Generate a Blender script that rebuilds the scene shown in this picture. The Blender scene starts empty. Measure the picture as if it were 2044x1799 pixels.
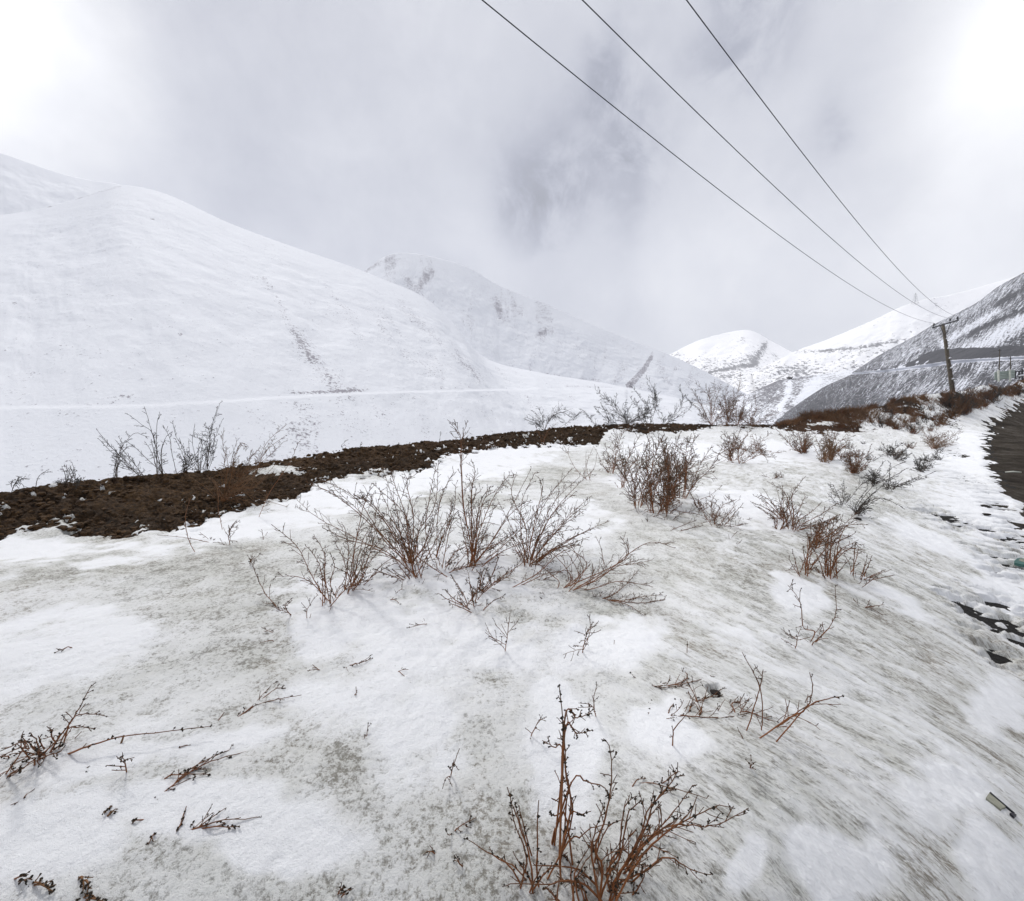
import bpy, math, random
import numpy as np
random.seed(7); rng = np.random.default_rng(7)
S = bpy.context.scene
COL = S.collection
R = math.radians
# ------------------------------------------------------------------ camera maths
W, H, F, PITCH = 2044.0, 1799.0, 857.0, R(5.33)
CAM = np.array([0.0, 0.0, 1.6])
ca, sa = math.cos(PITCH), math.sin(PITCH)
def ray(px, py):
    x = (px-W/2)/F; u = (H/2-py)/F
    return np.array([x, ca+u*sa, -sa+u*ca])
def at(px, py, Y):
    d = ray(px, py); return CAM + d*(Y/d[1])
def proj(P):
    P = np.asarray(P, float); d = P-CAM
    f = d[..., 1]*ca - d[..., 2]*sa; u = d[..., 1]*sa + d[..., 2]*ca
    return W/2+F*d[..., 0]/f, H/2-F*u/f
# ------------------------------------------------------------------ noise
def _h(ix, iy, s):
    n = (ix.astype(np.int64)*374761393 + iy.astype(np.int64)*668265263 + s*1442695041) & 0x7fffffff
    n = ((n ^ (n >> 13))*1274126177) & 0x7fffffff
    n = ((n ^ (n >> 16))*374761393) & 0x7fffffff
    return (n & 0xffff)/65535.0
def vn(x, y, s=0):
    x = np.asarray(x, float); y = np.asarray(y, float)
    fx = np.floor(x); fy = np.floor(y); ax = x-fx; ay = y-fy
    ax = ax*ax*ax*(ax*(ax*6-15)+10); ay = ay*ay*ay*(ay*(ay*6-15)+10)
    ix = fx.astype(np.int64); iy = fy.astype(np.int64)
    a = _h(ix, iy, s); b = _h(ix+1, iy, s); c = _h(ix, iy+1, s); d = _h(ix+1, iy+1, s)
    return ((a*(1-ax)+b*ax)*(1-ay)+(c*(1-ax)+d*ax)*ay)*2-1
def fbm(x, y, o=4, s=0, g=.5):
    t = 0; a = 1; n = 0
    for i in range(o):
        c, q = math.cos(.6*i+.3), math.sin(.6*i+.3)
        t = t + a*vn(c*x-q*y+i*17.3, q*x+c*y-i*9.1, s+i); n += a; a *= g; x = x*2.03; y = y*2.03
    return t/n
def sstep(a, b, x):
    t = np.clip((x-a)/(b-a), 0, 1); return t*t*(3-2*t)
# ------------------------------------------------------------------ ground height
ctrl = []
def cY(px, py, Y): ctrl.append(at(px, py, Y))
def cZ(px, py, z):
    d = ray(px, py); t = (z-CAM[2])/d[2]; ctrl.append(CAM+d*t)
for a in [(0,1799,0.02),(500,1799,0),(1022,1799,0),(1500,1799,-.05),(0,1400,.03),(500,1400,0),(1022,1400,0),(1022,1200,0),(0,1150,.03),(500,1150,0),
          (1000,1120,0),(700,1250,.02),(900,1000,.03),(1200,1000,.02),(1400,950,.05),(1400,1400,-.03),(1300,1100,0),(2044,1799,-.28),(1700,1400,-.14),
          (2044,1400,-.5),(2044,1150,-.66),(1700,1100,-.15),(2044,1010,-.75),(1800,980,-.32),(1600,960,-.05)]: cZ(*a)
CREST = [(-500,1060,4.6),(0,985,6.3),(200,957,7.4),(400,942,8.8),(600,912,10.5),(900,880,14),(1050,861,17),(1200,850,20),(1400,849,24),(1540,851,28),(1600,838,31),
         (1700,822,36),(1760,812,40),(1800,794,44),(1880,786,50),(1960,768,60),(2044,756,72),(2400,700,90)]
for a in CREST: cY(*a)
for a in [(0,1072,5.5),(230,1078,5.6),(400,1050,6.1),(600,985,8.0),(830,940,10.5),(1020,893,14.5),(1200,888,16.5),(1400,868,20),(1540,870,22),(1700,868,27),(1800,868,29),
          (1900,833,42),(1980,800,56),(1975,900,23),(1970,872,29),(1990,834,45),(2044,803,62),(2300,900,24),(2300,800,60),(1880,880,27)]: cY(*a)
C = np.array(ctrl)
cu = np.arctan2(C[:, 0], C[:, 1]); cv = np.log(np.hypot(C[:, 0], C[:, 1]))
def U(r2): return np.where(r2 > 1e-12, .5*r2*np.log(np.maximum(r2, 1e-12)), 0)
n = len(C); K = U((cu[:, None]-cu)**2+(cv[:, None]-cv)**2*.35)+np.eye(n)*1e-4
Pm = np.stack([np.ones(n), cu, cv], 1)
A_ = np.block([[K, Pm], [Pm.T, np.zeros((3, 3))]])
wt = np.linalg.solve(A_, np.concatenate([C[:, 2], np.zeros(3)]))
def tps(th, lr):
    sh = th.shape; th = np.clip(th.ravel(), -1.0, .99); lr = np.clip(lr.ravel(), math.log(1.0), math.log(118.))
    out = np.empty_like(th)
    for i in range(0, len(th), 200000):
        a, b = th[i:i+200000], lr[i:i+200000]
        out[i:i+200000] = U((a[:, None]-cu)**2+(b[:, None]-cv)**2*.35)@wt[:n]+wt[n]+wt[n+1]*a+wt[n+2]*b
    return out.reshape(sh)
cr = np.array([at(*a) for a in CREST]); cth = np.arctan2(cr[:, 0], cr[:, 1]); crr = np.hypot(cr[:, 0], cr[:, 1])
def rcrest(th): return np.exp(np.interp(th, cth, np.log(crr)))
def G(x, y):
    x = np.asarray(x, float); y = np.asarray(y, float)
    th = np.arctan2(x, y); r = np.maximum(np.hypot(x, y), .05); rc = rcrest(th)
    zz = tps(th, np.log(np.minimum(r, rc)))
    zz = zz + np.minimum(r, 40)*.0035*fbm(x*.55, y*.55, 3, 5)*sstep(1.5, 6, r) + .022*fbm(x*.9, y*.9, 2, 9)
    d = np.maximum(r-rc, 0); k = np.interp(th, [-1, .3, .7, .9], [.75, .7, .45, .35])
    zz = zz - k*(np.sqrt(d*d+.16)-.4)
    return np.maximum(zz, -70+.3*fbm(x*.02, y*.02, 3, 3))
def hit(px, py):
    d = ray(px, py); t = np.exp(np.linspace(math.log(.6), math.log(170), 420))/np.hypot(d[0], d[1])
    P = CAM+d*t[:, None]; g = P[:, 2]-G(P[:, 0], P[:, 1]); i = np.argmax(g < 0)
    if not (g < 0).any():
        th = math.atan2(d[0], d[1]); r = float(rcrest(th)); x, y = r*math.sin(th), r*math.cos(th)
        return np.array([x, y, float(G(x, y))])
    if i == 0: return P[0]
    a = g[i-1]/(g[i-1]-g[i]); p = P[i-1]*(1-a)+P[i]*a; p[2] = float(G(p[0], p[1])); return p
LOW = [(-500,1200),(0,1074),(90,1052),(160,1066),(240,1084),(290,1068),(340,1066),(400,1058),(440,1030),(500,1014),(590,992),(625,972),(720,950),(830,940),(920,905),(1020,891),(1100,889),(1195,888),
       (1207,866),(1225,854),(1245,858),(1290,866),(1380,864),(1410,855),(1460,852),(1545,855),(1570,858),(1640,866),(1712,862),(1722,836),(1790,826),(1830,812),(1880,800),(1960,784),(2044,772),(2400,730)]
lp = np.array([hit(*a) for a in LOW]); lth = np.arctan2(lp[:, 0], lp[:, 1]); lrr = np.log(np.hypot(lp[:, 0], lp[:, 1]))
def soil_sd(x, y):   # >0 in bare soil
    th = np.arctan2(x, y); return np.log(np.maximum(np.hypot(x, y), .05))-np.interp(th, lth, lrr)
def ellipse(px, py, rx, ry, rot=0):
    c = hit(px, py); q = R(rot)
    a = (hit(px+rx*math.cos(q), py+rx*math.sin(q))-hit(px-rx*math.cos(q), py-rx*math.sin(q)))[:2]/2
    b = (hit(px-ry*math.sin(q), py+ry*math.cos(q))-hit(px+ry*math.sin(q), py-ry*math.cos(q)))[:2]/2
    return c[:2], np.linalg.inv(np.array([a, b]).T+np.eye(2)*1e-6)
def emask(E, x, y):
    c, M = E; u = M[0, 0]*(x-c[0])+M[0, 1]*(y-c[1]); v = M[1, 0]*(x-c[0])+M[1, 1]*(y-c[1]); return u*u+v*v
CLEAN = [ellipse(*a) for a in [(860,960,300,28,-14),(1010,905,170,18,-6),(720,1230,170,90,10),(850,1290,220,70,0),(760,1420,150,100,20),(560,1030,60,14,-20),
    (150,1290,190,70,-8),(90,1690,150,90,-25),(330,1520,230,35,-8),(470,1660,260,60,5),(1130,1530,70,130,5),(1110,1440,50,80,0),(1215,1300,120,50,0),(1330,1470,70,60,0),
    (1900,1600,90,75,30),(1680,1740,85,90,15),(1500,1750,40,60,0),(1590,1190,55,40,30),(1960,1000,90,50,30),(1930,900,60,50,40),(2000,1420,70,60,30),(2010,1180,60,50,30),(1990,1760,80,90,0),
    (1400,905,180,20,5),(1560,900,120,18,8),(1280,960,60,25,0),(1480,1010,100,30,15),(1100,1040,110,45,0),(1850,1080,90,18,25),(1780,1200,90,16,25),(50,1110,140,20,0),(480,1070,110,16,-6),(880,1140,140,60,0)]]
CMASK = ellipse(900,1160,360,150,0)
SPATCH = [ellipse(*a) for a in [(1838,826,62,7,24),(1893,834,16,8,35),(1670,850,60,9,12),(2036,1092,34,13,25),(2040,1050,26,10,25),(2000,1014,22,7,20),(1990,1212,28,9,20),(1990,1312,34,11,25),(1968,1060,14,6,10),(1985,1260,22,7,30),(1430,1402,9,6,30),(2010,1130,30,14,20),(1960,1230,40,14,28),(2030,1270,30,12,28),(1900,1040,30,8,20),(1930,960,24,7,15),(1905,905,20,5,10)]]
SNOWP = [ellipse(*a) for a in [(556,940,56,10,-3),(1715,800,60,6,-6),(1660,845,40,3,0),(1760,818,25,3,0),(1805,811,20,2,0)]]
ROADP = np.array([hit(*a)[:2] for a in [(2120,1075),(2044,1012),(2020,985),(1996,950),(1980,915),(1970,880),(1978,855),(1992,835),(2012,818),(2044,803),(2090,788)]]+[[190, 120], [260, 20], [60, -8]])
def road_sd(x, y):   # >0 inside the road
    x = np.asarray(x, float); y = np.asarray(y, float); ins = np.zeros(x.shape, bool); dm = np.full(x.shape, 1e9)
    for i in range(len(ROADP)):
        a = ROADP[i]; b = ROADP[(i+1) % len(ROADP)]
        c = ((a[1] > y) != (b[1] > y)) & (x < (b[0]-a[0])*(y-a[1])/(b[1]-a[1]+1e-12)+a[0]); ins ^= c
        e = b-a; t = np.clip(((x-a[0])*e[0]+(y-a[1])*e[1])/(e@e), 0, 1)
        dm = np.minimum(dm, np.hypot(x-a[0]-t*e[0], y-a[1]-t*e[1]))
    return np.where(ins, dm, -dm)
yy = np.linspace(-20, 200, 2201); gg = np.clip(-.85+(yy-1.8)*.19, -.85, .62); HH = np.cumsum(gg)*(yy[1]-yy[0])
def flow(x, y): return x-np.interp(y, yy, HH)
# ------------------------------------------------------------------ mesh helpers
def mesh_np(name, V, Fq, mat=None, parent=None, smooth=True, attrs=None, mi=None):
    me = bpy.data.meshes.new(name); V = np.asarray(V, np.float32); Fq = np.asarray(Fq, np.int32)
    k = Fq.shape[1]; me.vertices.add(len(V)); me.vertices.foreach_set('co', V.ravel())
    me.loops.add(Fq.size); me.loops.foreach_set('vertex_index', Fq.ravel())
    me.polygons.add(len(Fq)); me.polygons.foreach_set('loop_start', np.arange(0, Fq.size, k, dtype=np.int32))
    try: me.polygons.foreach_set('loop_total', np.full(len(Fq), k, np.int32))
    except Exception: pass
    me.update(calc_edges=True); me.validate()
    me.polygons.foreach_set('use_smooth', np.full(len(me.polygons), smooth))
    for an, av in (attrs or {}).items():
        at_ = me.attributes.new(an, 'FLOAT', 'POINT'); at_.data.foreach_set('value', np.asarray(av, np.float32).ravel())
    if mat: me.materials.append(mat)
    o = bpy.data.objects.new(name, me); COL.objects.link(o)
    if parent: o.parent = parent
    return o
def gridf(nu, nv):
    i = np.arange(nu-1)[:, None]*nv+np.arange(nv-1)[None]; i = i.ravel()
    return np.stack([i, i+nv, i+nv+1, i+1], 1)
def tag(o, label=None, cat=None, group=None, kind=None):
    if label: o['label'] = label
    if cat: o['category'] = cat
    if group: o['group'] = group
    if kind: o['kind'] = kind
    return o
def empty(name, loc): 
    o = bpy.data.objects.new(name, None); o.location = loc; o.empty_display_size = .1; COL.objects.link(o); return o
class MB:      # polygon builder for man-made things
    def __init__(s): s.v = []; s.f = []
    def box(s, c, d, ax=None):
        A = np.eye(3) if ax is None else np.array(ax); b = len(s.v)
        for sx in (-1, 1):
            for sy in (-1, 1):
                for sz in (-1, 1): s.v.append(np.array(c)+A[0]*sx*d[0]/2+A[1]*sy*d[1]/2+A[2]*sz*d[2]/2)
        for q in [(0,1,3,2),(4,6,7,5),(0,4,5,1),(2,3,7,6),(0,2,6,4),(1,5,7,3)]: s.f.append([b+i for i in q])
    def tube(s, pts, rad, k=8, cap=True):
        pts = [np.array(p, float) for p in pts]; b0 = len(s.v); m = len(pts)
        rad = rad if isinstance(rad, (list, tuple)) else [rad]*m
        for i, p in enumerate(pts):
            t = pts[min(i+1, m-1)]-pts[max(i-1, 0)]; t = t/np.linalg.norm(t)
            a = np.cross(t, [0, 0, 1] if abs(t[2]) < .9 else [1, 0, 0]); a /= np.linalg.norm(a); c = np.cross(t, a)
            for j in range(k):
                q = 2*math.pi*j/k; s.v.append(p+rad[i]*(a*math.cos(q)+c*math.sin(q)))
        for i in range(m-1):
            for j in range(k): s.f.append([b0+i*k+j, b0+i*k+(j+1) % k, b0+(i+1)*k+(j+1) % k, b0+(i+1)*k+j])
        if cap: s.f.append([b0+j for j in range(k)][::-1]); s.f.append([b0+(m-1)*k+j for j in range(k)])
    def build(s, name, mat, parent=None, smooth=False, bevel=0):
        me = bpy.data.meshes.new(name); org = np.array(parent.location) if parent is not None and parent.parent is None else np.zeros(3)
        if parent is not None and parent.parent is not None: org = np.array(parent.parent.location)
        me.from_pydata([tuple(np.array(v)-org) for v in s.v], [], s.f); me.update()
        for p in me.polygons: p.use_smooth = smooth
        me.materials.append(mat); o = bpy.data.objects.new(name, me); COL.objects.link(o)
        if parent is not None: o.parent = parent
        if bevel:
            m = o.modifiers.new('bevel', 'BEVEL'); m.width = bevel; m.segments = 2
        return o
# ------------------------------------------------------------------ materials
def mat(name, rough=.8):
    m = bpy.data.materials.new(name); m.use_nodes = True; nt = m.node_tree; b = nt.nodes['Principled BSDF']; b.inputs['Roughness'].default_value = rough
    b.inputs['Specular IOR Level'].default_value = .3
    return m, nt, b
def N(nt, t, **k):
    nd = nt.nodes.new(t)
    for a, v in k.items():
        if a.startswith('i_'): nd.inputs[a[2:].replace('_', ' ')].default_value = v
        elif a.startswith('n_'): nd.inputs[int(a[2:])].default_value = v
        else: setattr(nd, a, v)
    return nd
def lk(nt, a, b): nt.links.new(a, b)
def noise(nt, vec, scale, detail=4, rough=.6, dist=0):
    nd = N(nt, 'ShaderNodeTexNoise'); nd.inputs['Scale'].default_value = scale; nd.inputs['Detail'].default_value = detail
    nd.inputs['Roughness'].default_value = rough; nd.inputs['Distortion'].default_value = dist
    if vec is not None: lk(nt, vec, nd.inputs['Vector'])
    return nd.outputs['Fac']
def ramp(nt, fac, stops):
    r = N(nt, 'ShaderNodeValToRGB'); e = r.color_ramp.elements
    while len(e) < len(stops): e.new(.5)
    for el, (p, c) in zip(e, stops): el.position = p; el.color = (c if len(c) == 4 else (*c, 1))
    lk(nt, fac, r.inputs['Fac']); return r.outputs['Color']
def mth(nt, op, a, b=None, c=None, clamp=False):
    m = N(nt, 'ShaderNodeMath', operation=op, use_clamp=clamp)
    for i, v in enumerate((a, b, c)):
        if v is None: continue
        if isinstance(v, (int, float)): m.inputs[i].default_value = v
        else: lk(nt, v, m.inputs[i])
    return m.outputs[0]
def mixc(nt, f, a, b):
    m = N(nt, 'ShaderNodeMix', data_type='RGBA')
    for s, v in ((m.inputs['Factor'], f), (m.inputs['A'], a), (m.inputs['B'], b)):
        if isinstance(v, (int, float)): s.default_value = v
        elif isinstance(v, tuple): s.default_value = (*v, 1)
        else: lk(nt, v, s)
    return m.outputs['Result']
def attr(nt, n_):
    a = N(nt, 'ShaderNodeAttribute', attribute_name=n_); return a.outputs['Fac']
def bump(nt, b, h, dist, strength=1):
    bp = N(nt, 'ShaderNodeBump'); bp.inputs['Distance'].default_value = dist; bp.inputs['Strength'].default_value = strength
    lk(nt, h, bp.inputs['Height']); lk(nt, bp.outputs[0], b.inputs['Normal'])
def objco(nt): return N(nt, 'ShaderNodeTexCoord').outputs['Object']
SNOW = (.85, .862, .885)
# near snow
m_snow, nt, b = mat('snow', .65)
oc = objco(nt); d = attr(nt, 'dirt')
fc = N(nt, 'ShaderNodeCombineXYZ'); lk(nt, attr(nt, 'fq'), fc.inputs[0]); lk(nt, attr(nt, 'fy'), fc.inputs[1])
rt = attr(nt, 'rt')
def both(sc, de, ro):
    m = N(nt, 'ShaderNodeMix', data_type='FLOAT'); lk(nt, rt, m.inputs['Factor']); lk(nt, noise(nt, oc, sc, de, ro), m.inputs['A']); lk(nt, noise(nt, fc.outputs[0], sc*1.15, de, ro), m.inputs['B']); return m.outputs['Result']
g1 = both(36, 6, .8); g2 = both(110, 3, .7); g3 = both(6, 4, .65)
gr = mth(nt, 'ADD', mth(nt, 'MULTIPLY', g1, .62), mth(nt, 'ADD', mth(nt, 'MULTIPLY', g2, .22), mth(nt, 'MULTIPLY', g3, .26)))
# dirt amount = attribute pushed through grain
amt = mth(nt, 'MULTIPLY', mth(nt, 'ADD', mth(nt, 'MULTIPLY', mth(nt, 'SUBTRACT', d, .42), .95), mth(nt, 'MULTIPLY', mth(nt, 'SUBTRACT', .54, gr), 14.0)), mth(nt, 'POWER', d, .6))
amt = mth(nt, 'MINIMUM', mth(nt, 'MAXIMUM', amt, 0), 1)
dc = ramp(nt, noise(nt, oc, 1.1, 4, .6), [(.3, (.25, .25, .24)), (.5, (.225, .215, .185)), (.72, (.235, .20, .16))])
crust = mixc(nt, mth(nt, 'MINIMUM', mth(nt, 'MULTIPLY', d, 1.15), 1), SNOW, ramp(nt, noise(nt, oc, 2.3, 5, .7), [(.35, (.55, .555, .52)), (.65, (.65, .65, .63))]))
col = mixc(nt, mth(nt, 'MULTIPLY', amt, .95), crust, dc)
lk(nt, col, b.inputs['Base Color'])
bump(nt, b, mth(nt, 'ADD', mth(nt, 'MULTIPLY', g1, .8), mth(nt, 'MULTIPLY', g2, .35)), .021, 1)
# soil
m_soil, nt, b = mat('soil', .95)
oc = objco(nt); g1 = noise(nt, oc, 9, 6, .7); g2 = noise(nt, oc, 38, 5, .7)
v = N(nt, 'ShaderNodeTexVoronoi', feature='F1'); v.inputs['Scale'].default_value = 16; lk(nt, oc, v.inputs['Vector'])
c = ramp(nt, mth(nt, 'ADD', mth(nt, 'MULTIPLY', g1, .5), mth(nt, 'MULTIPLY', g2, .5)), [(.36, (.006, .0034, .0018)), (.46, (.032, .0165, .006)), (.57, (.082, .044, .016)), (.75, (.18, .11, .048))])
c = mixc(nt, attr(nt, 'rusty'), c, ramp(nt, g2, [(.35, (.03, .012, .006)), (.6, (.12, .055, .022)), (.8, (.22, .13, .06))]))
c = mixc(nt, attr(nt, 'wet_shade'), c, (.006, .005, .004)); lk(nt, c, b.inputs['Base Color'])
bump(nt, b, mth(nt, 'SUBTRACT', mth(nt, 'ADD', g1, mth(nt, 'MULTIPLY', g2, .5)), mth(nt, 'MULTIPLY', v.outputs['Distance'], .6)), .035, 1)
# road
m_road, nt, b = mat('road', .6)
oc = objco(nt); g1 = noise(nt, oc, .8, 6, .7); g2 = noise(nt, oc, 5, 7, .85)
c = ramp(nt, mth(nt, 'ADD', mth(nt, 'MULTIPLY', g1, .6), mth(nt, 'MULTIPLY', g2, .4)), [(.38, (.014, .010, .007)), (.48, (.034, .027, .019)), (.58, (.075, .064, .052)), (.68, (.16, .155, .15))])
lk(nt, c, b.inputs['Base Color']); bump(nt, b, g2, .12, 1); b.inputs['Roughness'].default_value = .9; b.inputs['Specular IOR Level'].default_value = .08
# mountain materials: rock attribute sets how much shows through the snow
def mountain_mat(name, scale, rock, rock2, snow=SNOW, streak=False, thr=.5, bmp=1.0):
    m, nt, b = mat(name, .85); oc = objco(nt); r = attr(nt, 'rock')
    if streak:
        cx = N(nt, 'ShaderNodeCombineXYZ'); lk(nt, attr(nt, 'fu'), cx.inputs[0]); lk(nt, attr(nt, 'fv'), cx.inputs[1])
        n1 = noise(nt, cx.outputs[0], 1.0, 6, .75, .1); n2 = noise(nt, oc, scale, 4, .8)
        nn = mth(nt, 'ADD', mth(nt, 'MULTIPLY', n1, .55), mth(nt, 'MULTIPLY', n2, .45))
        nn = mth(nt, 'MULTIPLY_ADD', mth(nt, 'SUBTRACT', nn, .5), 1.5, .5)
    else:
        n1 = noise(nt, oc, scale, 6, .75); n2 = noise(nt, oc, scale*.15, 3, .6)
        nn = mth(nt, 'ADD', mth(nt, 'MULTIPLY', n1, .8), mth(nt, 'MULTIPLY', n2, .2))
        nn = mth(nt, 'MULTIPLY_ADD', mth(nt, 'SUBTRACT', nn, .5), 2.1, .5)
    k = mth(nt, 'MULTIPLY', mth(nt, 'SUBTRACT', mth(nt, 'ADD', nn, mth(nt, 'MULTIPLY', r, .5)), .5+thr*.5), 9 if streak else 14, clamp=True)
    rc_ = mixc(nt, n2, rock, rock2); k = mth(nt, 'MULTIPLY', k, .97)
    lk(nt, mixc(nt, k, snow, rc_), b.inputs['Base Color']); bump(nt, b, nn, bmp, .5)
    return m
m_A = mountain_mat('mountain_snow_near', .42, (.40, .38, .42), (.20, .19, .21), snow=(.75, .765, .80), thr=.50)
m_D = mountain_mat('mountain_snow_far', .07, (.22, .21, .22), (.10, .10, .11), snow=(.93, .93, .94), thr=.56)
m_F = mountain_mat('mountain_scree', .9, (.030, .032, .045), (.055, .053, .055), snow=(.66, .68, .74), streak=True, thr=.30)
m_G = mountain_mat('mountain_knoll', .25, (.10, .10, .12), (.2, .19, .2), snow=(.78, .8, .85), thr=.30)
def simple(name, c1, c2, sc=30, rough=.8, bmp=.002, metal=0):
    m, nt, b = mat(name, rough); oc = objco(nt); g = noise(nt, oc, sc, 5, .65)
    lk(nt, ramp(nt, g, [(.35, c1), (.65, c2)]), b.inputs['Base Color']); b.inputs['Metallic'].default_value = metal
    bump(nt, b, g, bmp, .6); return m
m_stem, nt, b = mat('dry_stem', .75)
t = attr(nt, 'age'); oc = objco(nt)
c = ramp(nt, t, [(0, (.28, .105, .034)), (.35, (.18, .066, .023)), (.6, (.13, .058, .024)), (1, (.052, .034, .02))])
c = mixc(nt, mth(nt, 'MULTIPLY', noise(nt, oc, 14, 3), .25), c, (.045, .030, .02)); lk(nt, c, b.inputs['Base Color'])
m_stem2, nt, b = mat('grey_stem', .75)
t = attr(nt, 'age'); c = ramp(nt, t, [(0, (.075, .042, .025)), (.5, (.04, .032, .026)), (1, (.04, .038, .034))]); lk(nt, c, b.inputs['Base Color'])
m_red, nt, b = mat('rust_stem', .75)
t = attr(nt, 'age'); c = ramp(nt, t, [(0, (.24, .11, .042)), (.5, (.15, .075, .032)), (1, (.09, .06, .035))]); lk(nt, c, b.inputs['Base Color'])
m_pod = simple('seed_pod', (.010, .009, .006), (.032, .022, .012), 60)
m_conc = simple('weathered_pole', (.055, .045, .034), (.13, .11, .085), 6, .9)
m_metal = simple('dark_metal', (.02, .02, .022), (.04, .04, .045), 20, .5)
m_wire = simple('wire', (.012, .012, .018), (.02, .02, .028), 20, .5)
m_sheet = simple('painted_sheet', (.36, .42, .38), (.48, .54, .50), 1.2, .6)
m_post = simple('pale_post', (.55, .58, .50), (.7, .72, .64), 3, .7)
m_snowcap, nt, b = mat('snow_cap', .7); b.inputs['Base Color'].default_value = (*SNOW, 1)
# ------------------------------------------------------------------ near terrain
def polar(ths, rs):
    T, Rr = np.meshgrid(ths, rs, indexing='ij'); return T, Rr, Rr*np.sin(T), Rr*np.cos(T)
def snow_field(x, y, fine=True):
    """height of the snow sheet and its dirt"""
    g = G(x, y); r = np.hypot(x, y)
    sd = soil_sd(x, y); q = flow(x, y)
    T = -sd
    edge = (.05*fbm(x*1.6, y*1.6, 4, 21)+.07*fbm(x*6, y*6, 4, 22))*(1-.8*sstep(.02, .12, sd))
    T = np.tanh((T+edge)/.02)
    right = sstep(.08, .62, np.arctan2(x, y)+.12*fbm(x*.8, y*.8, 2, 29))
    yb = y+.15*fbm(x*3, y*3, 2, 30)
    st = fbm(q*4.5, yb*2.4, 3, 31)*.4+.6*fbm(q*17, yb*10, 4, 33)     # runnels
    T = np.maximum(T, np.where((sd > 0) & (sd < .3), 3.0*fbm(x*6, y*6, 4, 27)-1.15-3*sd, -9))
    thn = np.arctan2(x, y); T = np.maximum(T, np.where(thn > .60, np.tanh((fbm(flow(x, y)*.55, y*.16, 4, 25)*2.6-.25)*sstep(.60, .68, thn)*3), -9))
    for E in SPATCH:
        T = np.minimum(T, .8*(np.sqrt(emask(E, x, y))-1.6)+1.9*fbm(q*11/(1+r*.06), y*5, 3, 35)+1.7*fbm(q*34/(1+r*.06), y*20, 3, 37)+.5)
    for E in SNOWP:
        T = np.maximum(T, 1.2*(1-emask(E, x, y))+.8*fbm(x*5, y*5, 4, 36))
    T = np.where(r > rcrest(np.arctan2(x, y))+1.2, 1.0, T)
    rd = road_sd(x, y)
    re = .008*r*fbm(x*4.5, y*4.5, 3, 43)+.011*r*fbm(q*2.4+.8*fbm(x*.5, y*.5, 2, 40), y*.45, 4, 41)+.016*r*fbm(x*1.3, y*1.3, 4, 42)+.2
    T = np.minimum(T, np.tanh(-(rd+re)/.12))
    h = g + np.where(T > 0, .055, np.where(sd > -.05, .16, .06))*np.clip(T, -1, 1)
    on = np.clip(T*1.2, 0, 1)
    # relief
    rel = .012*fbm(x*2.4, y*2.4, 3, 51)+.009*fbm(x*7, y*7, 4, 52)+.0055*fbm(x*24, y*24, 3, 53)
    rel2 = .020*st+.006*fbm(q*18, y*6, 3, 54)+.004*fbm(x*24, y*24, 3, 55)
    rel = rel*(1-right)+rel2*right
    cm = np.exp(-emask(CMASK, x, y)**1.5); rel = rel+cm*(.030*fbm(x*3.4, y*3.4, 2, 57)+.016*fbm(x*9, y*9, 3, 58))
    h = h+rel*on*np.minimum(1, .4+r*.3)
    cl = np.zeros_like(x)
    wx = x+.10*fbm(x*3, y*3, 3, 61)*np.maximum(1, r*.25); wy = y+.10*fbm(x*3+9, y*3, 3, 62)*np.maximum(1, r*.25)
    cn = 1.3*fbm(x*4, y*4, 5, 63)
    for E in CLEAN: cl = np.maximum(cl, 1-sstep(.25, 1.75, emask(E, wx, wy)+cn))
    base = .56+.50*fbm(x*.9, y*.9, 3, 71)+.24*fbm(x*4, y*4, 3, 72)
    dr = .60+.85*np.clip(-st, -.5, 1)+.35*fbm(q*1.6, y*.4, 3, 73)
    dirt = (base*(1-right)+dr*right)
    dirt = dirt*(1-.93*np.clip(cl*1.15, 0, 1))
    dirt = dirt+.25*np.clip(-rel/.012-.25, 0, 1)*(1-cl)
    far = sstep(9, 22, r); dirt = dirt*(1-.35*far)
    return h, np.clip(dirt, 0.015, 1), T, g, q, y*.55, right
ths = np.concatenate([np.linspace(-math.pi, -1.25, 30)[:-1], np.linspace(-1.25, 1.25, 1150), np.linspace(1.25, math.pi, 30)[1:]])
rs = np.concatenate([[.02, .3], np.exp(np.linspace(math.log(.7), math.log(24), 1020)), np.exp(np.linspace(math.log(24), math.log(130), 330))[1:], np.exp(np.linspace(math.log(130), math.log(420), 50))[1:]])
T_, R_, X, Y_ = polar(ths, rs)
h, dirt, TT, g, fq, fy, rt = snow_field(X, Y_)
V = np.stack([X, Y_, h], -1).reshape(-1, 3)
snow = mesh_np('snow_ground', V, gridf(len(ths), len(rs))[:, ::-1], m_snow, attrs={'dirt': dirt, 'fq': fq, 'fy': fy, 'rt': rt}); tag(snow, kind='structure')
# soil under the snow, bare along the bank
ths = np.linspace(-1.1, 1.25, 1300); rs = np.exp(np.linspace(math.log(1.2), math.log(125), 560))
T_, R_, X, Y_ = polar(ths, rs); rc = rcrest(T_)
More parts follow.
